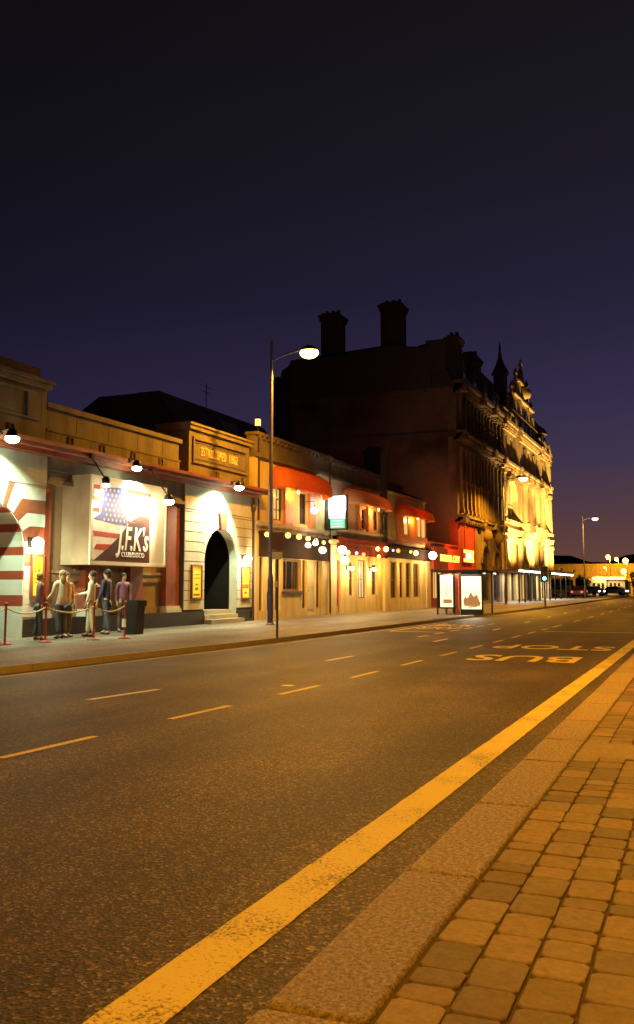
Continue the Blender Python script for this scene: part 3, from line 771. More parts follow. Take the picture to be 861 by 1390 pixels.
poster(30.32, 31.0, .92, 2.12, 'yellow poster in red frame right of the arched doorway', 'paint_rust', [(.15, .85, .32, .45), (.35, .65, .15, .22), (.25, .75, .6, .63), (.25, .75, .72, .74), (.3, .7, .8, .83)])

# ------------------------------------------------------------------ pubs
def dentils(w, y0, y1, z, x, step=.42, s=.16, d=.12):
    y = y0 + .15
    while y < y1 - s:
        w.box(x, x + d, y, y + s, z - s * .7, z); y += step
def awning(parent, y0, y1, z0, z1, proj, m='awning_orange', x=F, label=None, seg=16):
    """barrel awning with domed ends and a scalloped valance"""
    w = MB(); nu = 8; L = y1 - y0; e = min(.9, L * .25); cols = []
    ys = [y0 + L * i / seg for i in range(seg + 1)]
    grid = []
    for yv in ys:
        d = min(yv - y0, y1 - yv); k = math.sqrt(max(.0, 1 - (1 - min(1, d / e)) ** 2)) if d < e else 1.
        k = max(k, .04); row = []
        for j in range(nu + 1):
            a = math.pi / 2 * j / nu
            row.append((x + .01 + proj * k * math.sin(a), yv, z0 + (z1 - z0) * (.25 + .75 * k) * math.cos(a)))
        row.append((x + .01 + proj * k + .015, yv, z0 - (.10 if (len(grid) % 2) else .16)))
        grid.append(row)
    n = nu + 2; vs = [v for r in grid for v in r]; fs = []
    for i in range(seg):
        for j in range(n - 1): fs.append((i * n + j, i * n + j + 1, (i + 1) * n + j + 1, (i + 1) * n + j))
    w.add(vs, fs, True)
    o = w.build('awning', m, parent, label)
    sm = o.modifiers.new('s', 'SOLIDIFY'); sm.thickness = .02
    return o

# first pub
p1 = thing('pub', (F, 35.4, G), 'yellow lit pub with orange timber windows beside the club entrance', 'pub')
w = MB(); wall(w, F, .3, 31.42, 39.3, 3.85, 6.35, [(33.0, 34.08, 4.02, 5.35), (35.75, 36.62, 4.02, 5.35)]); w.box(F, F + .05, 31.42, 31.62, 3.85, 6.3); w.build('wall', 'cream_render', p1)
w = MB(); w.box(-23, F - .3, 31.42, 39.3, .1, 7.0); w.build('wall', 'brick_dark', p1)
w = MB(); w.box(F - .35, F + .04, 31.42, 39.3, 6.5, 7.2); w.box(F - .4, F + .16, 31.38, 39.32, 7.2, 7.32); w.box(F - .35, F + .14, 31.4, 39.3, 6.35, 6.5)
dentils(w, 31.42, 39.3, 7.2, F + .04); w.build('parapet', 'parapet_stone', p1)
w = MB(); w.box(F - .1, F + .18, 31.4, 39.3, 3.72, 3.86); w.box(F - .1, F + .1, 31.4, 39.3, 3.5, 3.72); w.build('sill_band', 'wall_beige', p1)
w = MB()
for a, b in ((34.1, 34.85), (36.66, 37.3), (32.78, 32.98)): w.box(F, F + .1, a, b, 3.87, 5.5)
w.box(F, F + .12, 32.78, 37.3, 5.4, 5.55); w.build('window_surround', 'orange_timber', p1)
window(p1, F - .12, 33.0, 34.08, 4.02, 5.35, 'glass_lit', 'frame_dark', 3, 3)
window(p1, F - .12, 35.75, 36.62, 4.02, 5.35, 'glass_dark', 'frame_dark', 2, 2)
awning(p1, 32.7, 38.2, 5.38, 6.22, .85)
w = MB(); w.box(F - .1, F + .12, 31.75, 38.9, 2.52, 3.5); w.box(F - .1, F + .2, 31.7, 38.95, 3.38, 3.5); w.build('fascia', 'fascia_brown', p1)
gl = [(31.88, 32.28), (33.35, 33.85), (34.1, 35.95), (36.05, 36.55), (37.6, 38.08)]
w = MB(); wall(w, F, .3, 31.42, 38.9, .1, 2.55, [(31.88, 32.28, .45, 2.5), (33.35, 33.85, .45, 2.5), (34.1, 35.95, 1.18, 2.5), (36.05, 36.55, .45, 2.5), (36.62, 37.5, .2, 2.42), (37.6, 38.08, .45, 2.5)]); w.box(F, F + .06, 31.44, 31.8, .1, 3.5); w.box(F, F + .07, 38.15, 38.3, .1, 2.5)
w.build('wall', 'cream_render', p1)
window(p1, F - .14, 34.1, 35.95, 1.18, 2.5, 'glass_dark', 'timber_brown', 3, 1, .09)
MB().box(F - .02, F + .1, 34.0, 36.02, 1.1, 1.18).build('sill', 'frame_dark', p1)
for a, b in ((31.88, 32.28), (33.35, 33.85), (36.05, 36.55), (37.6, 38.08)): MB().box(F - .16, F - .12, a, b, .45, 2.5).build('wall_panel', 'frame_dark', p1, 'dark brown recessed panel')
d = MB(); d.box(F - .12, F - .06, 36.62, 37.5, .2, 2.42); d.box(F - .06, F - .03, 36.75, 37.37, .4, 1.2); d.box(F - .06, F - .03, 36.75, 37.37, 1.35, 2.3); d = d.build('door', 'frame_cream', p1)
MB().ell((F - .0, 36.75, 1.2), .035, 8, 6).build('handle', 'steel', d)
w = MB(); w.box(F - .1, F + .12, 38.9, 39.75, .1, 3.55); w.box(F - .1, F + .2, 38.85, 39.8, 3.4, 3.52); w.box(F - .1, F + .16, 38.87, 39.78, .1, .5); w.build('pillar', 'cream_render', p1)
# chimney lamp-like stack at the left end
w = MB(); w.tube([(F + .1, 31.62, 7.3), (F + .1, 31.62, 6.2), (F + .1, 31.62, 3.9)], .04, 6); w.build('drainpipe', 'frame_dark', p1)
t = thing('parapet_lantern', (F + .1, 31.5, 7.3), 'small lit amber lantern on the parapet corner between club and first pub', 'lantern')
w = MB(); w.tube([(F + .1, 31.5, 7.3), (F + .1, 31.5, 7.5)], .03, 6); w.box(F, F + .2, 31.4, 31.6, 7.5, 7.53); w.lathe((F + .1, 31.5, 7.8), [(.14, 0), (.02, .1)], 4); w.build('bracket', 'black_metal', t)
MB().box(F + .02, F + .18, 31.42, 31.58, 7.53, 7.8).build('lamp_glass', 'bulb_amber', t)

w = MB(); w.tube([(F + .17, 38.8, 7.0), (F + .17, 38.8, .2)], .04, 7); w.build('drainpipe', 'frame_dark', p1)

# second pub
p2 = thing('pub', (F, 43, G), 'pink fronted middle pub with orange awning and dark red fascia', 'pub')
w = MB(); wall(w, F, .3, 39.3, 46.4, 3.85, 6.3, [(43.25, 44.2, 4.25, 5.3), (45.3, 46.1, 4.3, 5.3)]); w.build('wall', 'pink_render', p2)
w = MB(); w.box(-23, F - .3, 39.3, 46.4, .1, 6.9); w.build('wall', 'brick_dark', p2)
w = MB(); w.box(F - .35, F + .04, 39.32, 46.4, 6.42, 7.15); w.box(F - .4, F + .12, 39.32, 46.4, 7.15, 7.27); w.box(F - .35, F + .14, 39.32, 46.4, 6.3, 6.42); dentils(w, 39.3, 46.4, 7.13, F + .04); w.build('parapet', 'parapet_stone', p2)
w = MB(); w.box(F - .1, F + .16, 39.8, 46.4, 3.98, 4.12); w.box(F - .1, F + .08, 39.8, 46.4, 3.75, 3.98); w.build('sill_band', 'wall_beige', p2)
window(p2, F - .1, 43.25, 44.2, 4.25, 5.3, 'glass_dark', 'orange_timber', 2, 2)
window(p2, F - .1, 45.3, 46.1, 4.3, 5.3, 'glass_dark', 'frame_dark', 2, 2)
w = MB(); w.box(F, F + .1, 42.95, 43.22, 4.13, 5.5); w.box(F, F + .1, 44.24, 44.4, 4.13, 5.5); w.box(F, F + .12, 40.8, 46.2, 5.42, 5.55); w.build('window_surround', 'orange_timber', p2)
awning(p2, 40.6, 46.3, 5.4, 6.1, .95, 'awning_stripe')
w = MB(); w.box(F - .1, F + .12, 39.8, 47.3, 2.9, 3.72); w.box(F - .1, F + .2, 39.8, 47.3, 3.62, 3.72); w.build('fascia', 'fascia_red', p2)
w = MB(); wall(w, F, .3, 39.75, 46.75, .1, 2.92, [(39.85, 40.55, .15, 2.6), (41.7, 42.35, .95, 2.55), (42.95, 44.2, .8, 2.7), (44.95, 45.85, .95, 2.5)]); w.build('wall', 'cream_render', p2)
MB().box(F - .16, F - .1, 39.85, 40.55, .15, 2.6).build('door', 'shop_red', p2)
for a, b, c, d_ in ((41.7, 42.35, .95, 2.55), (42.95, 44.2, .8, 2.7), (44.95, 45.85, .95, 2.5)): window(p2, F - .12, a, b, c, d_, 'glass_pale' if a == 42.95 else 'glass_dark', 'timber_brown', 2 if b - a < 1 else 3, 2)
w = MB(); w.box(F - .1, F + .12, 46.75, 47.4, .1, 3.0); w.box(F - .1, F + .16, 46.7, 47.45, .1, .45); w.box(F - .1, F + .17, 46.7, 47.45, 2.75, 2.88); w.build('pillar', 'cream_render', p2)
w = MB(); w.box(F - .9, F + .05, 46.42, 47.5, 3.73, 8.5); w.box(F - .95, F + .1, 46.38, 47.54, 8.5, 8.65); w.box(F - .8, F, 46.5, 47.4, 8.65, 8.85); w.build('chimney', 'brick_dark', p2)

# third pub
p3 = thing('pub', (F, 51, G), 'small cream pub at the end of the row with bulging orange awning', 'pub')
w = MB(); wall(w, F, .3, 47.52, 55.0, 3.7, 6.5, [(49.3, 53.8, 4.3, 5.45)]); w.build('wall', 'cream_render', p3)
w = MB(); w.box(-23, F - .45, 47.52, 55.9, .1, 6.9); w.box(F - .45, F - .3, 47.52, 55.9, 3.7, 6.5); w.build('wall', 'brick_dark', p3)
w = MB(); w.box(F - .35, F + .1, 47.52, 55.05, 6.5, 6.6); w.build('coping', 'cream_render', p3)
w = MB(); w.box(F - 1.2, F - .9, 47.52, 53.4, 6.6, 7.35); dentils(w, 47.6, 53.3, 7.35, F - .9); w.box(F - 1.25, F - .8, 47.5, 53.45, 7.35, 7.45); w.build('parapet', 'parapet_stone', p3)
b = MB(); b.box(F, F + .45, 49.2, 53.9, 4.0, 4.28); b.box(F, F + .38, 49.3, 53.8, 3.9, 4.0); b.box(F, F + .4, 49.2, 53.9, 5.35, 5.5)
for yy in (49.25, 50.2, 51.9, 52.7, 53.72): b.box(F, F + .4, yy, yy + .14, 4.28, 5.35)
b = b.build('bay_window', 'orange_timber', p3)
MB().box(F + .3, F + .34, 49.39, 53.72, 4.28, 5.35).build('pane', 'glass_lit', b)
MB().box(F + .34, F + .37, 50.35, 51.9, 4.28, 5.35).build('blind', 'orange_timber', b)
awning(p3, 48.7, 54.6, 5.38, 6.0, .95)
w = MB(); w.box(F - .1, F + .12, 47.31, 55.9, 2.95, 3.6); w.box(F - .1, F + .2, 47.31, 55.95, 3.5, 3.6); w.build('fascia', 'fascia_brown', p3)
ops = [(48.1, 49.2, .75, 2.75), (49.7, 50.5, .75, 2.75), (50.9, 51.9, .75, 2.75), (52.4, 53.7, .75, 2.75)]
w = MB(); wall(w, F, .3, 47.42, 55.9, .1, 2.96, ops); w.box(F, F + .08, 55.0, 55.85, .1, 2.94); w.build('wall', 'cream_render', p3)
for o in ops: window(p3, F - .12, o[0], o[1], o[2], o[3], 'glass_dark', 'timber_brown', 2, 2)

# hanging signs, lanterns, bulbs
t = thing('hanging_sign', (F, 38.6, 3.9), 'projecting pub sign with glaring white box over small green panel', 'sign')
w = MB(); w.box(-15.78, -15.70, 38.55, 38.75, 3.9, 5.5); w.box(-14.70, -14.64, 38.55, 38.75, 3.9, 5.5); w.box(-15.7, -14.7, 38.55, 38.75, 5.42, 5.5); w.box(-15.7, -14.7, 38.55, 38.75, 3.9, 3.97); w.box(-15.7, -15.5, 38.58, 38.72, 3.97, 5.42); w.build('frame', 'black_metal', t)
MB().box(-15.5, -14.7, 38.58, 38.72, 4.78, 5.42).build('light_box', 'sign_white_lit', t)
MB().box(-15.5, -14.7, 38.585, 38.715, 4.42, 4.78).build('sign_panel', 'sign_white_dim', t)
MB().box(-15.42, -14.76, 38.57, 38.73, 4.0, 4.40).build('sign_panel', 'sign_green_lit', t, 'small green lit panel')
w = MB()
for zz in (4.07, 4.19, 4.31):
    for k in range(6): w.box(-15.36 + k * .095, -15.30 + k * .095, 38.563, 38.57, zz - .03, zz + .025)
w.build('lettering', 'sign_pale_text', t)
light('lamp', 'AREA', (-15.1, 38.45, 5.1), (.9, 1, .92), 60, t, rot=(R(90), 0, 0), size=(.8, .6))
def hung(x, y, z, r, lab, m='lamp_globe', power=25, name='globe_lamp', ztop=None, col=(1, .84, .5)):
    t = thing(name, (x, y, z), lab, 'lamp')
    w = MB(); w.tube([(F + .02, y, ztop or z + r + .25), (x, y, ztop or z + r + .25), (x, y, z + r * .8)], .014, 6); w.lathe((x, y, z + r * .75), [(r * .5, 0), (r * .35, .05), (.02, .09)], 8); w.build('bracket', 'black_metal', t)
    MB().ell((x, y, z), (r, r, r * .92)).build('globe', m, t)
    light('lamp', 'POINT', (x + .3, y - .02, z - r - .1), col, power * 1.2, t, .05)
hung(-15.1, 39.2, 3.03, .21, 'upper white globe lamp over the middle pub doorway', ztop=3.3)
hung(-15.1, 39.5, 2.58, .19, 'lower white globe lamp over the middle pub doorway', ztop=2.82)
hung(-15.1, 36.85, 2.94, .18, 'dim greenish globe lamp under the first pub fascia', 'sign_white_dim', 6)
hung(-15.2, 35.5, 3.1, .12, 'left of two oval lamps on the first pub fascia', 'lamp_globe', 6, 'fascia_lamp', col=(1, .7, .4))
hung(-15.2, 36.3, 3.22, .12, 'right of two oval lamps on the first pub fascia', 'lamp_globe', 6, 'fascia_lamp', col=(1, .7, .4))
hung(-15.25, 36.3, 4.62, .16, 'white globe lamp in front of the first pub upper window', 'lamp_globe', 22, 'globe_lamp', ztop=5.0)
hung(-15.0, 54.15, 3.25, .24, 'dazzling oval lamp at the corner of the red takeaway shop', 'lamp_warm', 40, 'corner_lamp', ztop=3.75, col=(1, .55, .2))
sconce(41.3, 2.25, 'glowing wall lamp left of the middle pub windows', F + .02, 60, (1, .72, .3), .11, 'lamp_globe')
sconce(44.6, 2.25, 'glowing wall lamp between the two right windows of the middle pub', F + .02, 60, (1, .72, .3), .11, 'lamp_globe')
def bulb_string(name, y0, y1, z, n, lab, bulbs, x=-15.35, light_col=None):
    t = thing(name, (x, y0, z), lab, 'string lights')
    w = MB(); pts = [(x, y0 + (y1 - y0) * i / 24, z + .10 + .03 * math.cos(i * math.pi)) for i in range(25)]; w.tube(pts, .01, 5)
    w.tube([(F, y0, z + .14), (x, y0, z + .10)], .01, 5); w.tube([(F, y1, z + .14), (x, y1, z + .10)], .01, 5); w.build('cable', 'black_metal', t)
    for (yy, zz, m, r) in bulbs: MB().ell((x, yy, zz), r, 10, 8).build('bulb', m, t)
    return t
bulb_string('string_lights', 31.8, 38.4, 3.4, 8, 'string of amber bulbs under the first pub sill', [(31.85, 3.36, 'bulb_amber', .10), (32.8, 3.4, 'bulb_amber', .11), (33.8, 3.42, 'bulb_amber', .12), (34.9, 3.42, 'bulb_amber', .12), (35.85, 3.39, 'bulb_amber', .11), (36.7, 3.34, 'bulb_amber', .1), (37.6, 3.3, 'bulb_amber', .09), (38.4, 3.38, 'bulb_amber', .08)])
bulb_string('string_lights', 40.3, 52.0, 3.28, 9, 'string of coloured bulbs along the fascia of the two right pubs', [(40.6, 2.96, 'bulb_yellow', .11), (41.8, 2.98, 'bulb_violet', .08), (42.8, 2.95, 'bulb_red', .09), (44.95, 3.3, 'bulb_yellow', .11), (46.3, 3.34, 'bulb_yellow', .14), (47.5, 3.32, 'bulb_violet', .07), (48.4, 3.33, 'bulb_red', .11), (50.75, 3.35, 'bulb_green', .08), (51.8, 3.32, 'bulb_yellow', .14), (45.1, 2.92, 'bulb_green', .09)])
for yy in (33.0, 36.2, 40.6, 43.4, 46.3, 49.8, 52.9): light('wall_fill_light', 'POINT', (-14.85, yy, 2.35), (1, .6, .15), 60, None, .08)  # bare lights added below the bulb strings to brighten the ground-floor walls
t = thing('wall_lantern', (F, 46.1, 4.3), 'dark unlit projecting lantern at right end of the middle pub', 'lantern')
w = MB(); w.box(F, F + .5, 46.05, 46.1, 5.38, 5.42); w.lathe((F + .32, 46.08, 5.1), [(.2, 0), (.14, .12), (.03, .25)], 8); w.lathe((F + .32, 46.08, 4.3), [(.03, -.08), (.1, 0), (.1, .05)], 8)
for k in range(6): w.tube([(F + .32 + .1 * math.cos(k * 1.047), 46.08 + .1 * math.sin(k * 1.047), 4.33), (F + .32 + .19 * math.cos(k * 1.047), 46.08 + .19 * math.sin(k * 1.047), 5.1)], .014, 5)
w.build('frame', 'black_metal', t); MB().lathe((F + .32, 46.08, 4.34), [(.08, 0), (.16, .74)], 8).build('lamp_glass', 'glass_dark', t)
MB().ell((F + .32, 46.08, 4.6), .07, 8, 6).build('bulb', 'bulb_amber', t)

# facade wash lamps seen as bright spots under the awnings
for (yy, zz, x, pw, th, par) in ((34.6, 5.25, -15.25, 75, 'tiny warm lamp under the orange awning of the first pub', p1), (44.7, 5.3, -15.2, 75, 'tiny warm lamp under the striped awning of the middle pub', p2), (51.1, 5.28, -15.0, 75, 'tiny warm lamp under the awning of the end pub', p3)):
    t = thing('awning_lamp', (x, yy, zz), th, 'lamp')
    w = MB(); w.tube([(F, yy, zz + .1), (x, yy, zz + .07)], .012, 5); w.build('bracket', 'black_metal', t)
    MB().ell((x, yy, zz), .06, 8, 6).build('bulb', 'bulb_yellow', t)
    light('lamp', 'POINT', (x, yy, zz - .12), (1, .42, .08), pw, t, .05)

# ------------------------------------------------------------------ red takeaway
tk = thing('takeaway_shop', (F, 59.7, G), 'low red takeaway shop with yellow lit lettering between pub row and tall block', 'shop')
w = MB(); wall(w, F, .3, 56.0, 63.35, .1, 4.1, [(56.7, 59.2, .6, 2.35), (59.5, 60.4, .12, 2.3), (60.7, 62.9, .6, 2.35)]); w.box(-21, F - .3, 56.0, 63.35, .1, 3.9); w.box(F - .35, F + .1, 55.98, 63.36, 4.1, 4.2); w.build('wall', 'shop_red', tk)
fa = MB().box(F, F + .22, 56.1, 63.3, 2.45, 3.85).build('fascia', 'shop_red', tk)
text_mesh('lettering', 'BURGER CITY', 'neon_yellow', tk, (F + .225, 57.7, 3.02), (0, 1, 0), (0, 0, 1), .62, 5.0, .008, depth=.03, space=1.12)
MB().box(F + .01, F + .3, 58.2, 63.0, 2.3, 2.42).build('light_strip', 'panel_lit', tk)
window(tk, F - .12, 56.7, 59.2, .6, 2.35, 'glass_lit', 'shop_red', 3, 1); window(tk, F - .12, 60.7, 62.9, .6, 2.35, 'glass_lit', 'shop_red', 3, 1)
MB().box(F - .16, F - .1, 59.5, 60.4, .12, 2.3).build('door', 'frame_dark', tk)
light('shop_light', 'AREA', (F + 1.0, 59.8, 3.3), (1, .22, .05), 120, tk, rot=aim((F + 1.0, 59.8, 3.3), (F, 62, 3.6)), size=(.6, 5))

# ------------------------------------------------------------------ tall dark block
tb = thing('corner_block', (F, 71, G), 'tall dark sooty sandstone block with chimneys left of the floodlit theatre', 'building')
B0, B1 = 63.4, 78.5
w = MB(); w.box(-28.6, F - 1.0, B0, B1, .1, 15.6); w.box(F - 1.0, F - .6, B0, B0 + .4, .1, 15.6); w.box(-28.6, F, B0 - .08, B0, 12.0, 12.35); w.box(-28.6, F, B0 - .06, B0, 6.1, 6.35); w.box(-28.7, -16.8, B0 - .1, B0, 15.3, 15.6); w.build('wall', 'brick_side', tb, 'dark side wall facing the pub row')
tiers = [(6.9, 11.3), (12.9, 15.1)]
bays = [(64.3, 69.3, 4), (70.4, 73.7, 3), (74.9, 78.0, 2)]
ops = []
for a, b, n in bays:
    wd = (b - a) / n
    for i in range(n):
        for z0, z1 in tiers: ops.append((a + wd * i + wd * .2, a + wd * (i + 1) - wd * .2, z0, z1 - .35))
ops += [(70.6, 73.4, .3, 3.2, True), (75.0, 77.4, .1, 3.0, True)]
w = MB(); wall(w, F, .6, 68.8, B1, .1, 6.2, [o for o in ops if o[2] < 1]); wall(w, F, .6, B0, B1, 6.2, 15.6, [o for o in ops if o[2] > 1]); w.build('wall', 'stone_sooty', tb)
w = MB(); wall(w, F, .6, B0, 68.8, .1, 6.2, [(64.3, 68.2, .6, 2.3)]); w.box(F, F + .06, B0, 68.8, 2.55, 2.75); w.box(F, F + .05, 65.2, 65.35, .1, 6.1); w.build('wall', 'shop_red', tb, 'corner ground floor with red sign glow painted into its wall colour')  # red glow from the signs painted in as wall colour
window(tb, F - .2, 64.3, 68.2, .6, 2.3, 'glass_dark', 'frame_dark', 4, 1)
for o in ops:
    if o[2] > 1: window(tb, F - .3, o[0], o[1], o[2], o[3], 'glass_dark', 'frame_dark', 1, 3 if o[2] < 8 else 2, .05)
def pil_bank(parent, bays, tiers, x, m, s=.13, d=.22):
    for a, b, n in bays:
        wd = (b - a) / n
        for z0, z1 in tiers:
            for i in range(n + 1):
                yy = a + wd * i; w = MB()
                w.box(x, x + d, yy - s, yy + s, z0 - .1, z1); w.box(x, x + d + .06, yy - s - .05, yy + s + .05, z1 - .25, z1); w.box(x, x + d + .06, yy - s - .05, yy + s + .05, z0 - .3, z0)
                w.ell((x + d, yy, z0 + (z1 - z0) * .45), (.1, s * 1.1, .16), 8, 6)
                w.build('pilaster', m, parent)
pil_bank(tb, bays, tiers, F, 'stone_sooty')
def cornice(parent, y0, y1, z, m, proj=.5, x=F, h=.6, breaks=()):
    w = MB()
    w.box(x - .2, x + proj * .35, y0, y1, z - h, z - h * .66); w.box(x - .2, x + proj * .7, y0 - .0, y1 + .0, z - h * .66, z - h * .3); w.box(x - .2, x + proj, y0 - .02, y1 + .02, z - h * .3, z)
    dentils(w, y0, y1, z - h * .66 + .001, x + proj * .35, .7, .25, proj * .3)
    for a, b in breaks: w.box(x - .1, x + proj + .15, a, b, z - h * .3 + .02, z + .03); w.box(x - .1, x + proj + .08, a, b, z - h * .9, z - h * .3 + .02)
    w.build('cornice', m, parent)
for z, pr, h in ((16.1, .7, .9), (12.45, .55, .7), (6.4, .5, .5)):
    cornice(tb, B0, B1, z, 'stone_sooty', pr, F, h, ((63.4, 64.3), (69.4, 70.3), (73.8, 74.7), (78.1, 78.5)))
for yy in (72.0, 76.2):
    w = MB(); w.lathe((F + .15, yy, 4.9), [(.1, 0), (.45, .2), (.5, .5), (.4, .8), (.1, 1.0)], 10); w.build('carving', 'stone_sooty', tb)
w = MB(); w.box(F - .25, F - .15, 70.62, 73.38, .3, 4.5); w.build('door', 'glass_dark', tb)
w = MB(); w.box(F - .25, F - .15, 75.02, 77.38, .1, 4.2); w.build('door', 'glass_dark', tb)
for c, r in ((72, 1.4), (76.2, 1.2)):
    w = MB(); n = 14; z = 3.2 if c == 72 else 3.0
    for i in range(n):
        a0, a1 = math.pi * i / n, math.pi * (i + .92) / n
        w.prism([(c - r * math.cos(a0), z + r * math.sin(a0)), (c - (r + .3) * math.cos(a0), z + (r + .3) * math.sin(a0)), (c - (r + .3) * math.cos(a1), z + (r + .3) * math.sin(a1)), (c - r * math.cos(a1), z + r * math.sin(a1))], 'x', F, F + .12)
    w.build('arch_surround', 'stone_sooty', tb)
# roof, dormer gablets, chimney stacks
w = MB(); w.add([(-28.8, B0 - .1, 15.6), (F + .0, B0 - .1, 15.6), (F, B1, 15.6), (-28.8, B1, 15.6), (-28.3, B0 + .4, 18.9), (-17.4, B0 + .4, 18.9), (-17.6, B1, 18.9), (-28.3, B1, 18.9)],
     [(0, 1, 5, 4), (1, 2, 6, 5), (2, 3, 7, 6), (3, 0, 4, 7), (4, 5, 6, 7), (0, 3, 2, 1)]); w.box(-28.6, -17.5, B0 - .12, B0 + .3, 15.6, 18.7); w.prism([(-28.6, 18.7), (-28.6, 18.3), (-21.2, 19.1), (-17.8, 18.7)], 'y', B0 - .1, B0 + .3); w.build('roof', 'roof_slate', tb)
def stack(parent, x0, x1, y0, y1, z0, z1, pots=3, m='brick_dark', label=None):
    w = MB(); w.box(x0, x1, y0, y1, z0, z1 - .75); w.box(x0 - .1, x1 + .1, y0 - .1, y1 + .1, z1 - .75, z1 - .5); w.box(x0 - .18, x1 + .18, y0 - .18, y1 + .18, z1 - .5, z1 - .3); w.box(x0, x1, y0, y1, z1 - .3, z1 - .15)
    c = w.build('chimney', m, parent, label)
    for i in range(pots):
        f = (i + .5) / pots; xx = x0 + (x1 - x0) * f
        MB().lathe((xx, (y0 + y1) / 2, z1 - .15), [(.15, 0), (.13, .3), (.16, .33), (.12, .36)], 8).build('chimney_pot', 'paint_rust', c)
stack(tb, -26.1, -24.7, B0, B0 + 1.6, 15.6, 22.3); stack(tb, -21.3, -19.8, B0, B0 + 1.6, 15.6, 22.55, label='tallest chimney stack of the dark block')
stack(tb, -16.35, -15.55, B0 + .2, B0 + 1.6, 16.1, 19.6, 2); stack(tb, -17.3, -16.5, 72.5, 75.6, 16, 20.6, 3)
w = MB(); w.lathe((-18.3, B0 + 1.5, 18.6), [(1.0, 0), (.9, .35), (.5, .6), (.05, .7)], 10); w.box(-17.9, -16.4, B0 + .1, B0 + 1.4, 16, 19.2); w.build('roof_turret', 'roof_slate', tb)
for yy in (66.5, 70.0, 74.0, 77.3):
    w = MB(); w.prism([(yy - .9, 16.1), (yy + .9, 16.1), (yy + .9, 17.2), (yy + .45, 17.5), (yy, 18.5), (yy - .45, 17.5), (yy - .9, 17.2)], 'x', F - .55, F - .1); w.lathe((F - .3, yy, 18.4), [(.06, 0), (.16, .2), (.03, .45)], 8)
    g_ = w.build('dormer', 'stone_sooty', tb); MB().box(F - .1, F - .085, yy - .35, yy + .35, 16.3, 17.2).build('pane', 'glass_dark', g_)
w = MB(); w.box(-30.2, -28.55, B0 + .3, B0 + 6, .1, 17.6); w.lathe((-29.3, B0 + 1.5, 17.6), [(.85, 0), (.7, .7), (.25, 1.0), (.05, 1.3)], 10); w.build('stair_turret', 'brick_dark', tb)
# small lit poster sign at its corner
t = thing('shop_sign', (F, 65.8, 3.1), 'square yellow edged lit sign with white disc on the red corner wall', 'sign')
w = MB(); w.box(F + .02, F + .16, 64.1, 67.4, 3.06, 4.07); w.build('sign_panel', 'shop_red', t)
MB().box(F + .16, F + .18, 64.3, 67.3, 3.76, 4.0).build('light_strip', 'neon_yellow', t)
MB().box(F + .16, F + .18, 64.3, 67.3, 3.14, 3.38).build('light_strip', 'neon_yellow', t)
MB().box(F + .16, F + .18, 67.0, 67.25, 3.39, 3.75).build('light_strip', 'neon_yellow', t)
w = MB(); w.prism([(65.75 + .75 * math.cos(i * math.pi / 12), 3.57 + .2 * math.sin(i * math.pi / 12)) for i in range(24)], 'x', F + .161, F + .19); w.build('disc', 'lamp_globe', t)

# ------------------------------------------------------------------ theatre
th = thing('theatre', (F, 92.5, G), 'ornate golden floodlit stone theatre with stepped gable and entrance canopy', 'theatre')
T0, T1 = 78.55, 105.6
w = MB(); w.box(-34, F - 1.0, T0, T1, .1, 15.6); w.box(F - 1, F - .5, T1 - .5, T1, .1, 15.6); w.build('wall', 'stone_sooty', th, 'plain rear and side walls')
ops = [(80.3, 85.6, 7.3, 8.7, .85), (99.5, 104.5, 7.3, 8.7, .85)]
c3 = [(88.6, 91.0), (91.9, 94.3), (95.2, 97.6)]
for a, b in c3: ops.append((a, b, 7.0, 10.8))
up = [80.6, 83.6, 87.6, 90.2, 92.8, 95.4, 98.0, 101.2, 104.0]
for yy in up: ops.append((yy, yy + 1.3, 12.95, 14.9))
gr = [79.6, 82.3, 85.0, 89, 92, 95, 98, 101.2, 104.2]
for yy in gr: ops.append((yy, yy + 1.5, 3.2, 5.3))
w = MB(); wall(w, F, .6, T0, T1, 2.9, 15.6, ops); w.build('wall', 'stone_theatre', th)
w = MB(); wall(w, F, .6, T0, T1, .1, 2.9, [(79.5 + k * 2.8, 81.7 + k * 2.8, .12, 2.6) for k in range(10)][:9]); w.build('wall', 'stone_theatre', th)
for a, b in c3: window(th, F - .3, a, b, 7.0, 10.8, 'glass_dark', 'frame_cream', 2, 4, .08)
for yy in up: window(th, F - .3, yy, yy + 1.3, 12.95, 14.9, 'glass_dark', 'frame_cream', 2, 2, .07)
for yy in gr: window(th, F - .3, yy, yy + 1.5, 3.2, 5.3, 'glass_dark', 'frame_cream', 2, 2, .07)
for k in range(9): window(th, F - .2, 79.5 + k * 2.8, 81.7 + k * 2.8, .12, 2.6, 'glass_lit' if k in (2, 3, 6) else 'glass_dark', 'frame_dark', 2, 1, .09)
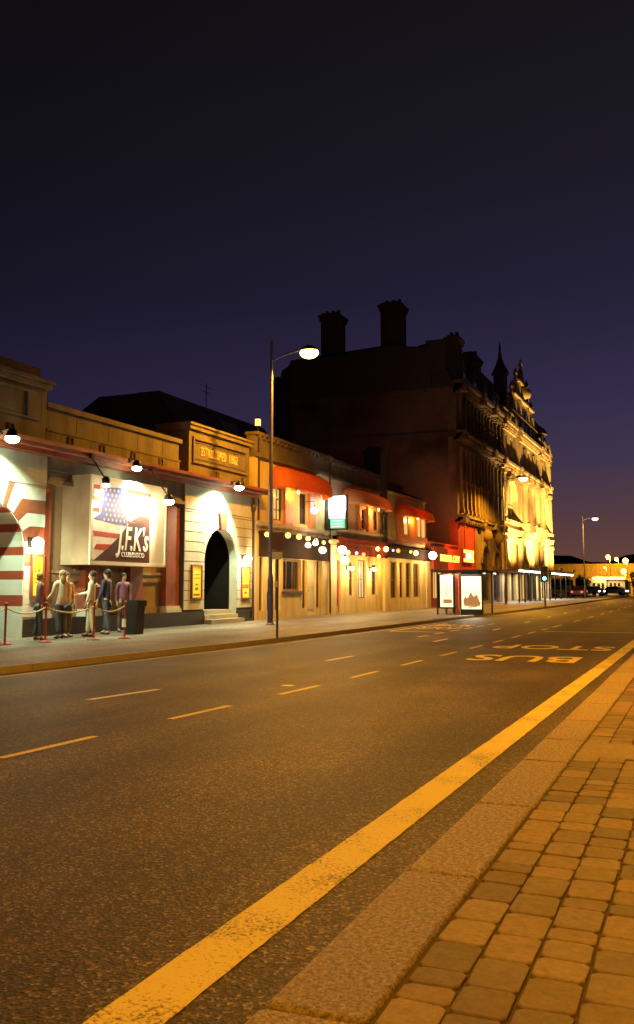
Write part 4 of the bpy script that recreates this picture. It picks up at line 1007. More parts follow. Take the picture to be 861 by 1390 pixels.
for a, b in ((80.3, 85.6), (99.5, 104.5)):
    c = (a + b) / 2; r = (b - a) / 2; w = MB(); n = 16
    w.box(F - .45, F - .35, a, b, 7.3, 8.7 + r * .85); w.mi = 1
    for i in range(n):
        a0, a1 = math.pi * i / n, math.pi * (i + 1) / n
        q = lambda rr, t: (c - rr * math.cos(t), 8.7 + .85 * rr * math.sin(t))
        w.prism([q(r, a0), q(r + .45, a0), q(r + .45, a1), q(r, a1)], 'x', F, F + .25)
    w.box(F, F + .25, a - .45, a, 7.2, 8.7); w.box(F, F + .25, b, b + .45, 7.2, 8.7)
    w.box(F, F + .5, a - .5, b + .5, 6.95, 7.2)
    w.box(F - .35, F - .25, c - .12, c + .12, 7.3, 10.8); w.box(F - .35, F - .25, c - 1.3, c - 1.15, 7.3, 10.5); w.box(F - .35, F - .25, c + 1.15, c + 1.3, 7.3, 10.5); w.box(F - .35, F - .26, a, b, 8.6, 8.75)
    w.box(F, F + .45, c - .25, c + .25, 10.8, 11.5)
    w.build('arched_window', ['stone_cream', 'stone_theatre'], th)
for yy in (87.9, 91.45, 94.75, 98.2):
    w = MB(); w.lathe((F + .45, yy, 7.3), [(.42, 0), (.42, .2), (.34, .3), (.31, 1.5), (.27, 3.3), (.3, 3.35), (.42, 3.7), (.42, 3.8)], 14); w.box(F, F + .9, yy - .48, yy + .48, 6.6, 7.3); w.box(F, F + .9, yy - .48, yy + .48, 11.1, 11.4); w.build('column', 'stone_theatre', th)
for yy in (79.0, 86.6, 98.9, 105.15):
    for z0, z1 in ((7.2, 11.5), (12.7, 15.3), (3.0, 5.8)):
        w = MB(); w.box(F, F + .35, yy - .42, yy + .42, z0, z1); w.box(F, F + .45, yy - .5, yy + .5, z1 - .35, z1); w.box(F, F + .45, yy - .5, yy + .5, z0 - .25, z0 + .05); w.box(F + .35, F + .4, yy - .2, yy + .2, z0 + .4, z1 - .7); w.build('pilaster', 'stone_theatre', th)
brk = ((78.56, 79.6), (86.0, 87.3), (98.9, 100.1), (104.7, 105.6))
cornice(th, T0, T1, 16.2, 'stone_theatre', .45, F, .9, brk); cornice(th, T0, T1, 12.45, 'stone_theatre', .45, F, .75, brk); cornice(th, T0, T1, 6.5, 'stone_theatre', .35, F, .5, brk)
for yy in (87.9, 89.5, 91.45, 93.1, 94.75, 96.4, 98.2, 81.5, 84.4, 101.8, 104.7):
    w = MB(); zz = 6.5 if yy > 86 and yy < 99 else 16.2
    w.lathe((F + .3, yy, zz), [(.22, 0), (.3, .35), (.16, .7), (.2, .9), (.03, 1.15)], 8); w.build('carved_figure', 'stone_theatre', th)
w = MB(); w.box(F + .1, F + .35, T0, T1, 16.2, 16.4); w.box(F + .1, F + .35, T0, 84, 16.9, 17.05); w.box(F + .1, F + .35, 98, T1, 16.9, 17.05)
y = T0 + .2
while y < T1:
    if y < 84 or y > 98: w.box(F + .14, F + .31, y, y + .18, 16.4, 16.9)
    y += .5
w.build('balustrade', 'stone_theatre', th)
# stepped central gable with scrolls
gp = [(83.5, 16.2), (98.8, 16.2), (98.8, 17.7), (96.6, 18.0), (96.2, 19.5), (94.2, 19.9), (93.8, 21.3), (92.6, 21.6), (91.2, 22.9), (89.8, 21.6), (88.4, 21.3), (88.0, 19.9), (86.0, 19.5), (85.6, 18.0), (83.5, 17.7)]
w = MB(); w.prism(gp, 'x', F - .5, F - .05)
for (a, b, z) in ((83.3, 99.0, 17.7), (85.8, 96.4, 19.6), (88.2, 94.0, 21.3)): w.box(F - .55, F + .2, a, b, z - .16, z)
for yy in (86.5, 89.0, 93.4, 96.0): w.box(F - .05, F + .15, yy - .25, yy + .25, 16.2, 19.4 if 88 < yy < 94 else 18.8)
for yy in (88.9, 93.5): w.box(F - .05, F + .12, yy - .18, yy + .18, 19.6, 21.1)
w.lathe((F - .0, 91.2, 19.9), [(.1, 0), (.7, .2), (.8, .6), (.6, 1.0), (.1, 1.2)], 12)
w.build('gable', 'stone_theatre', th)
for yy in (90.2, 92.2, 87.6, 94.8):
    w = MB(); z0 = 16.7
    w.box(F - .06, F + .03, yy - .45, yy + .45, z0, z0 + 1.9); w.build('window', 'glass_dark', th)
for yy, z in ((91.2, 22.85), (88.2, 21.3), (94.2, 21.3), (85.8, 19.5), (96.6, 19.5), (83.6, 17.7), (98.7, 17.7), (102.5, 17.0), (105.2, 17.0), (79.0, 17.0)):
    w = MB(); w.lathe((F - .2, yy, z), [(.2, 0), (.22, .2), (.1, .35), (.26, .6), (.2, .8), (.03, 1.25)], 8); w.build('finial', 'stone_theatre', th)
# mansard and corner roof with spirelet
w = MB(); w.add([(-34, T0, 15.6), (F - .6, T0, 15.6), (F - .6, T1 - 1, 15.6), (-34, T1 - 1, 15.6), (-32, T0 + .4, 20.6), (-17.6, T0 + .4, 20.6), (-17.6, 99, 20.6), (-32, 99, 20.6)], [(0, 1, 5, 4), (1, 2, 6, 5), (2, 3, 7, 6), (3, 0, 4, 7), (4, 5, 6, 7), (0, 3, 2, 1)]); w.build('roof', 'roof_slate', th)
w = MB(); w.box(-17.4, -16.4, 85.0, 86.6, 16, 21.4); w.lathe((-16.9, 85.8, 21.4), [(.9, 0), (.75, .3), (.45, .9), (.22, 1.5), (.1, 2.4), (.14, 2.5), (.02, 3.2)], 8); w.build('spirelet', 'roof_slate', th)
w = MB(); w.box(-16.9, F - .5, 100.0, 103.5, 16, 18.0); w.lathe((-16.6, 101.8, 18.0), [(1.6, 0), (1.3, .6), (.6, 1.1), (.1, 1.8)], 8); w.build('roof_turret', 'roof_slate', th)
# canopy
c = MB(); c.box(F, -13.7, 75.2, 86.6, 2.62, 2.8); c.box(F, -13.6, 92.0, 107.8, 2.62, 2.8); c = c.build('canopy', 'frame_dark', th)
s_ = MB(); s_.box(-13.7, -13.62, 75.3, 86.5, 2.6, 2.74); s_.box(-13.6, -13.52, 92.1, 107.7, 2.6, 2.74); s_.build('light_strip', 'sign_white_lit', c)
for k, yy in enumerate((76, 78.6, 81.2, 83.8, 86.3, 92.3, 96, 100, 104, 107.4)): MB().tube([(-13.85, yy, .1), (-13.85, yy, 2.62)], .07, 8).build('column', 'black_metal', c)
for yy, pw in ((81, 350), (100, 450)): light('canopy_light', 'AREA', (-14.6, yy, 2.55), (1, .85, .6), pw, th, rot=(0, 0, 0), size=(1.2, 10))
# floodlights on the canopy roof aimed up the front
for i, (yy, xx, pw, lab) in enumerate(((82.2, -12.7, 9000, 'floodlight on left end of the theatre canopy aimed up at the left arch'), (92.5, -12.7, 11000, 'floodlight in the middle of the canopy aimed at the columns'), (102.0, -12.7, 11000, 'floodlight on right end of the theatre canopy aimed at the right arch'))):
    t = thing('floodlight', (xx, yy, 2.9), lab, 'floodlight', 'floodlights on the theatre canopy')
    w = MB(); w.box(xx - .12, xx + .12, yy - .2, yy + .2, 2.98, 3.18); w.box(-14.0, xx + .03, yy - .04, yy + .04, 2.86, 2.98); w.build('housing', 'black_metal', t)
    MB().box(xx - .13, xx - .12, yy - .17, yy + .17, 3.0, 3.16).build('lens', 'lamp_sodium_far', t)
    l0 = (xx - .2, yy, 3.35); light('flood_lamp', 'SPOT', l0, (1, .60, .16), pw, t, .1, aim(l0, (F, yy + 1.5, 10.5)), spot=135, blend=.6)

# ------------------------------------------------------------------ street lamps
def street_lamp(x, y, hx, hz, ztop, lab, post='lamp_post', power=2900, side=1, cone=166):
    t = thing('street_lamp', (x, y, G), lab, 'street lamp', 'sodium street lamps on tall steel columns')
    w = MB(); w.tube([(x, y, G), (x, y, 1.6)], .10, 12); w.tube([(x, y, 1.6), (x, y, 1.75), (x, y, ztop)], [.10, .075, .05], 12); w.lathe((x, y, G), [(.16, 0), (.16, .03), (.11, .06)], 12); w.build('post', post, t)
    w = MB(); w.box(x - .11 * side + .0, x - .10 * side, y - .04, y + .04, .6, 1.2); 
    w.box(x + .07, x + .085, y - .05, y + .05, .5, 1.0); w.build('access_door', 'post_grey', t)
    d = 1 if hx > x else -1
    w = MB(); w.tube([(x, y, hz - .18), (x + d * .45, y, hz + .0), (hx - d * .3, y, hz + .12)], .032, 8); w.build('arm', post, t)
    a = MB(); a.lathe((hx, y, hz + .05), [(.30, 0), (.28, .08), (.14, .17), (.02, .2)], 14); a = a.build('lantern', 'post_grey', t)
    MB().ell((hx, y, hz - .02), (.33, .27, .20), 16, 10).build('bowl', 'lamp_sodium', a)
    light('lamp', 'SPOT', (hx, y, hz - .26), SOD, power, t, .16, rot=(0, 0, 0), spot=cone, blend=.35)
    return t
street_lamp(-13.45, 28.2, -12.04, 9.3, 9.85, 'nearest tall street lamp, by the first pub, glaring lantern on a short arm', power=3100)
street_lamp(-13.45, 68.4, -11.95, 9.35, 9.5, 'street lamp glaring in front of the theatre facade', 'post_grey', power=5500)
street_lamp(-12.2, 107.0, -10.85, 8.97, 9.3, 'street lamp standing beyond the theatre against open sky', 'post_grey')
# lamps of the same row and of the camera side, outside the frame
street_lamp(-13.45, -10.0, -12.04, 9.3, 9.85, 'street lamp of the same row behind the viewpoint')
street_lamp(1.6, -6.0, -.2, 9.0, 9.5, 'street lamp on the block paved side behind the viewpoint', 'post_grey', 4800, cone=150)
street_lamp(2.6, 13.0, .9, 9.0, 9.5, 'street lamp on the block paved side of the road, right of the view', 'post_grey', 4200, cone=150)
street_lamp(2.6, 48.0, .9, 9.0, 9.5, 'far street lamp on the block paved side, right of the view', 'post_grey', 3600, cone=150)
def far_lamp(x, y, z, lab, r=.30, dbl=False):
    t = thing('street_lamp', (x, y, G), lab, 'street lamp', 'distant lamps at the end of the road')
    MB().tube([(x + .35, y, G), (x + .35, y, z + .15)], .07, 6).build('post', 'post_grey', t)
    MB().tube([(x + .35, y, z + .15), (x, y, z + .2)], .04, 6).build('arm', 'post_grey', t)
    MB().ell((x, y, z), (r, r, r), 12, 8).build('globe', 'lamp_sodium_far', t)
    light('lamp', 'POINT', (x, y, z - r - .15), SOD, 1500, t, .15)
far_lamp(-16.9, 188, 7.2, 'leftmost small distant lamp above the far square', .45)
far_lamp(-15.5, 190, 6.8, 'second of the distant lamps above the lit kiosk', .38)
far_lamp(-13.4, 184, 6.3, 'upper of the two rightmost distant lamps', .55)
far_lamp(-12.9, 172, 4.15, 'lower of the two rightmost distant lamps', .48)
far_lamp(-15.0, 160, 4.6, 'small dim lamp just under the second distant lamp', .16)

# ------------------------------------------------------------------ street furniture
t = thing('bus_stop_pole', (-9.95, 20.95, G), 'thin dark pole with small square plates at the kerb by the club doorway', 'sign post')
MB().tube([(-9.8, 20.95, G), (-9.8, 20.95, 2.62)], .032, 8).build('post', 'post_grey', t)
MB().box(-9.95, -9.62, 20.9, 20.93, 2.28, 2.72).build('plate', 'timber_brown', t)
MB().box(-9.93, -9.66, 20.9, 20.93, 2.04, 2.22).build('plate', 'board_white', t)
MB().box(-9.86, -9.78, 20.9, 20.92, 1.35, 1.5).build('plate', 'board_white', t, 'small pale clip on the pole')

t = thing('traffic_light', (-9.25, 59.9, G), 'traffic light showing green at the far kerb before the theatre', 'traffic light')
MB().tube([(-9.3, 59.9, G), (-9.3, 59.9, 1.75)], .055, 8).build('post', 'post_grey', t)
MB().box(-9.53, -9.08, 59.9, 59.93, 1.68, 2.66).build('backboard', 'traffic_black', t)
w = MB(); w.box(-9.55, -9.53, 59.885, 59.935, 1.66, 2.68); w.box(-9.08, -9.06, 59.885, 59.935, 1.66, 2.68); w.box(-9.53, -9.08, 59.885, 59.935, 2.66, 2.68); w.box(-9.53, -9.08, 59.885, 59.935, 1.66, 1.68); w.build('border', 'board_white', t)
MB().box(-9.43, -9.18, 59.93, 60.15, 1.74, 2.6).build('housing', 'traffic_black', t)
for zz, m in ((2.45, 'lens_off'), (2.18, 'lens_off'), (1.9, 'lens_green')):
    w = MB(); w.ell((-9.3, 59.89, zz), (.095 if m == 'lens_off' else .11, .03, .095 if m == 'lens_off' else .11), 12, 8); w.build('lens', m, t)

sh = thing('bus_shelter', (-10.2, 41, G), 'glazed bus shelter with dark roof on the far pavement', 'bus shelter')
w = MB(); w.box(-11.35, -9.3, 41.2, 44.6, 2.03, 2.13); w.box(-11.4, -9.25, 41.15, 44.65, 2.06, 2.10); w.build('roof', 'black_metal', sh)
MB().box(-10.40, -10.27, 41.3, 41.45, G, 2.03).build('post', 'paint_red', sh, 'broad red post')
for x, y in ((-11.3, 41.5), (-11.3, 44.4), (-9.4, 44.4), (-10.47, 41.4)): MB().box(x - .03, x + .03, y - .03, y + .03, G, 2.03).build('post', 'black_metal', sh)
w = MB(); w.box(-11.2, -10.5, 41.42, 41.5, .38, 1.95); g_ = w.build('advert_panel', 'black_metal', sh)
w = MB(); w.box(-11.14, -10.55, 41.405, 41.42, .45, 1.9); w.build('poster', 'panel_lit', g_)
w = MB(); w.box(-11.0, -10.6, 41.395, 41.404, .62, .8); w.box(-10.87, -10.84, 41.395, 41.404, .9, 1.7); w.build('poster_picture', 'panel_picture', g_)
w = MB(); w.box(-10.22, -9.22, 41.5, 41.68, G, .36); w.box(-10.2, -9.22, 41.5, 41.68, 1.84, 2.03); w.box(-10.22, -10.18, 41.5, 41.68, .36, 1.84); w.box(-9.26, -9.22, 41.5, 41.68, .36, 1.84); g_ = w.build('advert_panel', 'black_metal', sh)
MB().box(-10.18, -9.26, 41.53, 41.6, .36, 1.84).build('poster', 'panel_lit', g_)
w = MB(); n = 14
pts = [(-10.1 + .8 * i / n, .62 + .16 * math.sin(i / n * math.pi) + .05 * math.sin(i * 1.3)) for i in range(n + 1)]
w.prism([(a_, .5 + (b_ - .5) * 1.9) for a_, b_ in pts] + [(-9.35, .5), (-10.05, .5)], 'y', 41.522, 41.529); w.prism([(-9.85, .42), (-9.45, .46), (-9.5, .5), (-9.9, .48)], 'y', 41.522, 41.529); w.build('poster_picture', 'panel_picture', g_)
light('shelter_light', 'AREA', (-10.2, 41.3, 1.95), (1, .9, .6), 15, sh, size=(1.6, .3))
light('panel_light', 'AREA', (-9.7, 41.45, 1.1), (1, .9, .6), 20, sh, rot=(R(-90), 0, 0), size=(.9, 1.4))
MB().box(-11.32, -11.30, 41.6, 44.3, .4, 1.95).build('pane', 'glass_dark', sh)
w = MB(); w.box(-11.2, -10.9, 42, 44.0, .5, .55); w.box(-11.1, -11.0, 42.1, 42.15, G, .5); w.box(-11.1, -11.0, 43.85, 43.9, G, .5); w.build('bench', 'steel', sh)

t = thing('litter_bin', (-14.2, 21.25, G), 'square black litter bin with a pale rim by the club plinth', 'bin')
w = MB(); w.prism([(-14.38, G), (-14.02, G), (-13.98, .84), (-14.42, .84)], 'y', 21.05, 21.45); w.build('body', 'black_metal', t)
w = MB(); w.box(-14.45, -13.95, 21.02, 21.06, .84, 1.0); w.box(-14.45, -13.95, 21.44, 21.48, .84, 1.0); w.box(-14.45, -14.41, 21.06, 21.44, .84, 1.0); w.box(-13.99, -13.95, 21.06, 21.44, .84, 1.0); w.build('rim', 'black_metal', t)
MB().box(-14.4, -14.0, 21.07, 21.43, .93, .985).build('litter', 'board_white', t)

# barrier posts and ropes
posts = [(-14.2, 15.0), (-14.14, 16.2), (-13.9, 17.25), (-13.45, 18.45), (-13.12, 19.25)]
labs = ['rope barrier post nearest the left edge before the striped arch', 'red rope barrier post in front of the striped arch', 'red rope barrier post in front of the yellow poster', 'red rope barrier post below the left side of club sign', 'rope barrier post with a white ticket, closest to the litter bin']
proto = None
for (x, y), lb in zip(posts, labs):
    if proto is None:
        proto = thing('barrier_post', (x, y, G), lb, 'barrier post', 'red barrier posts in front of the club')
        MB().tube([(x, y, G + .03), (x, y, G + .84)], .026, 10).build('post', 'paint_red', proto)
        MB().lathe((x, y, G), [(.16, 0), (.16, .02), (.05, .05), (.03, .06)], 16).build('base', 'paint_red', proto)
        MB().ell((x, y, G + .88), .042, 10, 8).build('knob', 'paint_red', proto)
        o = proto
    else:
        o = copy_tree(proto); o.location = (x, y, G); o['label'] = lb
        if lb.startswith('rope barrier post with a white'):
            MB().box(x - .06, x + .06, y - .045, y - .035, .38, .58).build('ticket', 'board_white', o)
for i, ((xa, ya), (xb, yb)) in enumerate(zip(posts, posts[1:])):
    pts = [(xa + (xb - xa) * k / 10, ya + (yb - ya) * k / 10, .90 - .5 * (1 - (k / 5 - 1) ** 2) * .28) for k in range(11)]
    r_o = MB().tube(pts, .017, 7).build('barrier_rope', 'rope_cream')
    rebase(r_o, (xa, ya, .9))
    tag(r_o, ['cream rope slung between the two leftmost barrier posts', 'cream rope between arch post and poster post', 'cream rope between the posts before the crowd', 'cream rope ending at the post closest to the litter bin'][i], 'rope', 'cream barrier ropes in front of the club')

# ------------------------------------------------------------------ people
def skinned(name, parent, verts, edges, mat_name, sub=1, loc=None):
    me = bpy.data.meshes.new(name); me.from_pydata([v[0] for v in verts], edges, [])
    me.materials.append(M[mat_name])
    o = bpy.data.objects.new(name, me); COL.objects.link(o); o.parent = parent
    bm = bmesh.new(); bm.from_mesh(me); L = bm.verts.layers.skin.verify(); bm.verts.ensure_lookup_table()
    for i, v in enumerate(bm.verts):
        r = verts[i][1]; v[L].radius = r if isinstance(r, tuple) else (r, r); v[L].use_root = (i == 0)
    bm.to_mesh(me); bm.free()
    sk = o.modifiers.new('skin', 'SKIN'); sk.use_smooth_shade = True; sk.branch_smoothing = .3
    ss = o.modifiers.new('sub', 'SUBSURF'); ss.levels = sub; ss.render_levels = sub
    return o
def person(x, y, face, label, top, legs, hair, h=1.7, arm_l=(.0, .15), arm_r=(.0, .15), lean=0., step=.06, skirt=False, hair_long=False):
    """face: heading in degrees (0 = looking towards +Y); arm: (forward swing of upper arm, elbow bend) in radians"""
    t = thing('person', (x, y, G), label, 'person', 'people waiting outside the club'); t.rotation_euler = (0, 0, R(face))
    k = h / 1.75
    def S(px, py, pz): return (px * k, py * k + lean * pz * k, pz * k)
    def arm(side, a):
        sh_ = Vector((side * .185, 0, 1.42)); ua = .28; fa = .25
        d1 = Vector((side * .12, math.sin(a[0]), -math.cos(a[0]))).normalized(); el = sh_ + d1 * ua
        d2 = Vector((side * -.05, math.sin(a[0] + a[1]), -math.cos(a[0] + a[1]))).normalized(); wr = el + d2 * fa
        return sh_, el, wr, d2
    V = []; E = []
    def v(p, r, link=None):
        V.append((S(*p), r * k if not isinstance(r, tuple) else (r[0] * k, r[1] * k))); i = len(V) - 1
        if link is not None: E.append((link, i))
        return i
    pel = v((0, 0, .95), (.135, .10)); wa = v((0, .0, 1.10), (.125, .085), pel); ch = v((0, .0, 1.30), (.155, .10), wa); nb = v((0, 0, 1.44), (.09, .07), ch)
    nk = v((0, .0, 1.50), .052, nb); jaw = v((0, .02, 1.575), (.062, .072), nk); hd = v((0, .012, 1.65), (.076, .09), jaw); cr = v((0, .0, 1.715), (.055, .065), hd)
    v((0, .098, 1.615), .014, jaw)
    hands = []
    for s_, a in ((-1, arm_l), (1, arm_r)):
        sh_, el, wr, d2 = arm(s_, a)
        i1 = v(tuple(sh_), .052, nb); i2 = v(tuple(el), .038, i1); i3 = v(tuple(wr), .026, i2)
        pm = wr + d2 * .075; ip = v(tuple(pm), (.036, .018), i3)
        side = Vector((0, 1, 0)) - d2 * d2.y; side.normalize()
        for q in range(4):
            b0 = pm + side * (.03 - .02 * q); Lf = (.07, .08, .075, .06)[q]
            j1 = v(tuple(b0 + d2 * Lf * .6), .0085, ip); v(tuple(b0 + d2 * Lf + Vector((-s_ * .015, 0, 0))), .0075, j1)
        j1 = v(tuple(wr + d2 * .04 + side * .045), .0095, i3); v(tuple(wr + d2 * .085 + side * .055), .0085, j1)
    for s_ in (-1, 1):
        i1 = v((s_ * .09, 0, .86), .082, pel); i2 = v((s_ * .095, .02 + step * s_ * .5, .49), .055, i1); i3 = v((s_ * .10, step * s_, .09), .036, i2)
        v((s_ * .11, step * s_ + .13, .035), (.036, .026), i3)
    skinned('body', t, V, E, 'skin', 1)
    # clothing
    V = []; E = []
    a0 = v((0, 0, .84), (.158, .12)); a1 = v((0, 0, 1.10), (.145, .105), a0); a2 = v((0, 0, 1.30), (.175, .12), a1); a3 = v((0, 0, 1.445), (.10, .085), a2)
    for s_, a in ((-1, arm_l), (1, arm_r)):
        sh_, el, wr, d2 = arm(s_, a)
        i1 = v(tuple(sh_), .068, a3); i2 = v(tuple(el), .054, i1); v(tuple(wr), .042, i2)
    skinned('jacket', t, V, E, top, 1)
    V = []; E = []
    a0 = v((0, 0, .95), (.148, .115))
    if skirt:
        b1 = v((0, 0, .75), (.17, .13), a0); v((0, .0, .55), (.16, .14), b1)
    else:
        for s_ in (-1, 1):
            i1 = v((s_ * .09, 0, .85), .095, a0); i2 = v((s_ * .095, .02 + step * s_ * .5, .49), .072, i1); v((s_ * .10, step * s_, .1), .06, i2)
    skinned('skirt' if skirt else 'trousers', t, V, E, legs, 1)
    for s_ in (-1, 1):
        V = []; E = []; i1 = v((s_ * .10, step * s_ - .03, .045), .042); i2 = v((s_ * .108, step * s_ + .07, .035), (.045, .033), i1); v((s_ * .112, step * s_ + .16, .028), (.036, .024), i2)
        skinned('shoe', t, V, E, 'shoe', 1)
    m = MB(); hp = S(0, -.022, 1.672); m.ell((x + hp[0], y + hp[1], G + hp[2]), (.088 * k, .098 * k, .092 * k), 14, 10)
    hp = S(0, -.06, 1.60); m.ell((x + hp[0], y + hp[1], G + hp[2]), (.07 * k, .05 * k, .075 * k), 12, 8)
    if hair_long: hp = S(0, -.07, 1.52); m.ell((x + hp[0], y + hp[1], G + hp[2]), (.085 * k, .045 * k, .13 * k), 12, 8)
    m.build('hair', hair, t)
    m = MB()
    for s_ in (-1, 1): m.ell((x + s_ * .030 * k, y + .098 * k + lean * 1.65, G + 1.648 * k), .011 * k, 8, 6)
    e = m.build('eyes', 'ink_dark', t)
    return t
person(-14.65, 17.9, -60, 'person in a purple jacket and dark jeans beside the yellow poster', 'cloth_purple', 'cloth_denim', 'hair_fair', 1.60, (.1, .5), (.0, .3), lean=.02, step=.10)
person(-14.55, 18.62, 70, 'person in a cream top and dark jeans at left of the waiting group', 'cloth_cream', 'cloth_denim', 'hair_fair', 1.66, (.2, .9), (.1, .2), hair_long=True)
person(-14.75, 19.1, -100, 'person in an orange top and brown trousers in the middle of the waiting group', 'cloth_orange', 'cloth_brown', 'hair_brown', 1.62, (.0, .3), (.5, 1.9), lean=-.02, step=.03)
person(-14.35, 19.55, 120, 'person in a white top and pale trousers under the left edge of club sign', 'cloth_white', 'cloth_cream', 'hair_brown', 1.66, (.1, .2), (.4, 1.0), hair_long=True, step=.09)
person(-14.7, 20.75, 95, 'person in a navy jacket and dark trousers under the club sign', 'cloth_navy', 'cloth_denim', 'hair_black', 1.72, (.1, .4), (.5, 1.6), lean=.03, step=.12)
person(-15.0, 21.9, -120, 'person in a dark purple jacket standing behind the litter bin', 'cloth_purple', 'cloth_brown', 'hair_black', 1.64, (.0, .3), (-.25, .5), step=-.06)

# ------------------------------------------------------------------ far end: square, kiosk, cars, trees, long building, hill
lb = thing('long_building', (-20, 195, G), 'long low beige building across the far square', 'building')
w = MB(); w.box(-60, 30, 195, 215, .1, 5.7); w.box(-60.3, 30.3, 194.7, 215.3, 5.7, 6.05); w.box(-60, 30, 194.9, 195, 3.3, 3.5); w.build('wall', 'wall_beige', lb)
for k in range(14): MB().box(-44 + k * 4, -42.2 + k * 4, 194.9, 194.98, 1.0, 2.8).build('window', 'glass_dark', lb)
hl = MB(); xs = [-90 + i * 6 for i in range(30)]; top = [12.8 + 2.2 * math.sin(i * .5) + 1.2 * math.sin(i * 1.7 + 1) for i in range(30)]
for i in range(29): hl.add([(xs[i], 300, -1), (xs[i + 1], 300, -1), (xs[i + 1], 330, top[i + 1]), (xs[i], 330, top[i]), (xs[i], 380, -1), (xs[i + 1], 380, -1)], [(0, 1, 2, 3), (3, 2, 5, 4)])
tag(hl.build('hills', 'hill_dark'), kind='structure')
ks = thing('kiosk', (-14, 152, G), 'small cream building with brightly lit roof edge beside the far parked cars', 'kiosk')
w = MB(); w.box(-16.3, -13.9, 150, 158, .1, 2.5); w.prism([(-16.6, 2.5), (-13.7, 2.5), (-15.1, 3.1)], 'y', 149.8, 158); w.box(-13.8, -11.2, 151, 158, .1, 2.5); w.build('wall', 'stone_cream', ks)
w = MB(); w.box(-15.9, -11.0, 149.6, 149.75, 2.55, 2.9); w.build('light_strip', 'bulb_amber', ks)
for x in (-15.9, -15.2, -14.6, -13.4, -12.8, -12.2): window_ = MB().box(x, x + .4, 149.9, 149.98, .8, 2.0).build('window', 'glass_dark', ks)
rw = thing('arcade', (-10.5, 162, G), 'low pale arcade of pillars at the right edge of the far square', 'building')
w = MB(); w.box(-13.0, -7.0, 176, 182, 2.4, 3.0); w.box(-13.0, -7.0, 180, 182, .1, 2.4); w.build('wall', 'wall_beige', rw)
for k in range(8): MB().box(-12.9 + k * .8, -12.55 + k * .8, 176.1, 176.5, .1, 2.4).build('column', 'wall_beige', rw)
light('kiosk_light', 'AREA', (-13.5, 148.2, 2.9), (1, .6, .2), 250, ks, rot=aim((-13.5, 148.2, 2.9), (-14, 151, 1.5)), size=(4, .5))
def tree(x, y, h, r, lab, n=900):
    t = thing('tree', (x, y, G), lab, 'tree', 'dark trees at the far square')
    w = MB(); w.tube([(x, y, G), (x + .1, y, G + h * .35), (x - .1, y + .1, G + h * .6)], [.14, .1, .05], 7)
    for k in range(5):
        a = k * 1.3; w.tube([(x, y, G + h * .3), (x + r * .5 * math.cos(a), y + r * .5 * math.sin(a), G + h * .6)], [.06, .02], 5)
    w.build('trunk', 'tree_bark', t)
    c = MB(); rnd = random.Random(int(x * 10))
    blobs = [(x + rnd.uniform(-.6, .6) * r, y + rnd.uniform(-.6, .6) * r, G + h * rnd.uniform(.35, .82), r * rnd.uniform(.3, .55)) for _ in range(9)]
    for i in range(n):
        b = rnd.choice(blobs); d = Vector((rnd.gauss(0, 1), rnd.gauss(0, 1), rnd.gauss(0, 1))).normalized() * b[3] * rnd.uniform(.5, 1.05)
        p = Vector(b[:3]) + d; u = Vector((rnd.gauss(0, 1), rnd.gauss(0, 1), rnd.gauss(0, 1))).normalized(); q = u.orthogonal().normalized(); s_ = rnd.uniform(.08, .16)
        c.add([p - u * s_, p + q * s_ * .6, p + u * s_, p - q * s_ * .6], [(0, 1, 2, 3)])
    c.build('crown', 'tree_leaf', t)
tree(-17.2, 148, 3.4, 1.3, 'dark bushy tree left of the lit kiosk', 1400); tree(-18.7, 140, 3.1, 1.2, 'smaller dark tree farther left, behind the third street lamp', 1200); tree(-21.5, 150, 2.9, 1.5, 'low dark tree near the end of the theatre canopy', 1200); tree(-11.2, 170, 4.3, .9, 'small dark tree at the right end of the far square', 900)
def car(x, y, rz, body, lab, lights='head_lamp'):
    t = thing('parked_car', (x, y, G), lab, 'car', 'cars parked at the far end of the road')
    prof = [(-2.05, .3), (2.05, .3), (2.1, .62), (1.9, .82), (1.0, .92), (.45, 1.36), (-.9, 1.4), (-1.6, .98), (-2.05, .9)]
    w = MB(); w.prism(prof, 'x', -.82, .82); o = w.build('body', body, None); o.parent = t
    bv = o.modifiers.new('b', 'BEVEL'); bv.width = .07; bv.segments = 2
    w = MB(); w.prism([(.93, .97), (.45, 1.31), (-.85, 1.34), (-1.45, 1.0)], 'x', -.835, .835); w.prism([(1.0, .95), (1.06, .97), (.52, 1.36), (.45, 1.32)], 'x', -.7, .7); o = w.build('window', 'glass_dark', None); o.parent = t
    for a in (-1, 1):
        for b in (-1.3, 1.3):
            w = MB(); w.prism([(b + .31 * math.cos(i * math.pi / 8), .31 + .31 * math.sin(i * math.pi / 8)) for i in range(16)], 'x', a * .66, a * .85); o = w.build('wheel', 'tyre', None); o.parent = t
        w = MB(); w.ell((a * .6, -2.08, .68), (.17, .05, .1), 10, 6); o = w.build('headlight' if lights == 'head_lamp' else 'tail_light', lights, None); o.parent = t
    t.rotation_euler = (0, 0, R(rz)); return t
car(-15.3, 140, 60, 'car_silver', 'silver parked car in front of the lit kiosk'); car(-12.6, 146, 80, 'car_silver', 'pale parked car to the right of the kiosk car'); car(-14.2, 118, 0, 'car_dark', 'dark car with red tail lights parked beyond the theatre canopy', 'tail_lamp'); car(-17.6, 128, 75, 'car_silver', 'silver car side-on near the foot of the third street lamp')

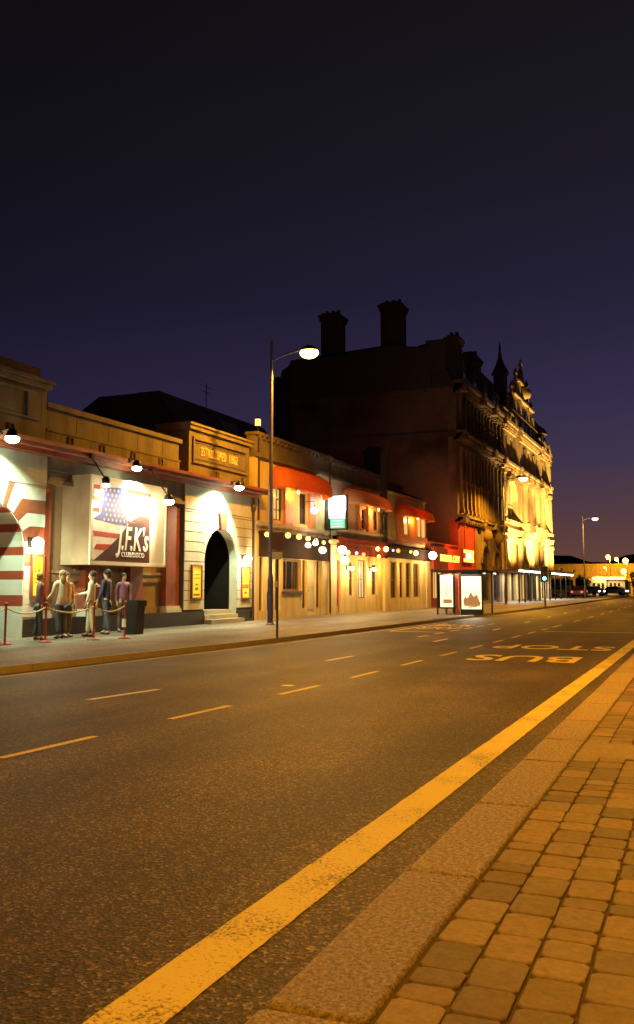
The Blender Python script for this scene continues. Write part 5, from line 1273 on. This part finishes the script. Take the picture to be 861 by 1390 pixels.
# ------------------------------------------------------------------ world: dusk sky
wd = bpy.data.worlds.new('World'); scn.world = wd; wd.use_nodes = True
n = wd.node_tree.nodes; l = wd.node_tree.links; bg = n['Background']
tc = n.new('ShaderNodeTexCoord'); sp = n.new('ShaderNodeSeparateXYZ'); l.new(tc.outputs['Generated'], sp.inputs[0])
r = n.new('ShaderNodeValToRGB'); cr = r.color_ramp; cr.elements[0].position = 0; cr.elements[0].color = (.135, .060, .045, 1)
cr.elements[1].position = 1; cr.elements[1].color = (.006, .005, .008, 1)
for p, c in ((.035, (.125, .056, .046)), (.075, (.088, .044, .056)), (.13, (.052, .034, .072)), (.20, (.033, .025, .070)), (.30, (.018, .0145, .038)), (.42, (.0125, .0105, .020)), (.56, (.0095, .008, .0105))):
    e = cr.elements.new(p); e.color = (*c, 1)
l.new(sp.outputs['Z'], r.inputs['Fac'])
dt = n.new('ShaderNodeVectorMath'); dt.operation = 'DOT_PRODUCT'; dt.inputs[1].default_value = (math.sin(R(25)), math.cos(R(25)), 0); l.new(tc.outputs['Generated'], dt.inputs[0])
mr = n.new('ShaderNodeMapRange'); mr.inputs['From Min'].default_value = .35; mr.inputs['From Max'].default_value = 1.; mr.inputs['To Min'].default_value = .48; mr.inputs['To Max'].default_value = 1.12; l.new(dt.outputs['Value'], mr.inputs['Value'])
# the last blue of dusk from the physical sky, sun just under the horizon ahead
sk = n.new('ShaderNodeTexSky'); sk.sky_type = 'NISHITA'; sk.sun_disc = False; sk.sun_elevation = R(-4); sk.sun_rotation = R(25); sk.air_density = 1.2
vm = n.new('ShaderNodeVectorMath'); vm.operation = 'SCALE'; l.new(r.outputs['Color'], vm.inputs[0]); l.new(mr.outputs['Result'], vm.inputs['Scale'])
sc_ = n.new('ShaderNodeVectorMath'); sc_.operation = 'SCALE'; sc_.inputs['Scale'].default_value = .02; l.new(sk.outputs['Color'], sc_.inputs[0])
ad = n.new('ShaderNodeVectorMath'); ad.operation = 'ADD'; l.new(vm.outputs[0], ad.inputs[0]); l.new(sc_.outputs[0], ad.inputs[1])
l.new(ad.outputs[0], bg.inputs['Color']); bg.inputs['Strength'].default_value = .66

# ------------------------------------------------------------------ camera
cd = bpy.data.cameras.new('camera'); cam = bpy.data.objects.new('camera', cd); COL.objects.link(cam)
cd.sensor_fit = 'VERTICAL'; cd.sensor_height = 36; cd.sensor_width = 36; cd.lens = 1250. / 1390. * 36
cd.shift_y = -45. / 1390.; cd.clip_end = 5000; cd.clip_start = .05
pit, yaw = R(6.7072), R(22.6229)
cam.location = (0, 0, H); cam.rotation_euler = (math.pi / 2 + pit, 0, yaw)
scn.camera = cam
scn.view_settings.view_transform = 'Standard'; scn.view_settings.look = 'None'; scn.view_settings.exposure = .55; scn.view_settings.gamma = 1
scn.cycles.use_denoising = True
scn.cycles.max_bounces = 6
scn.cycles.sample_clamp_indirect = 4
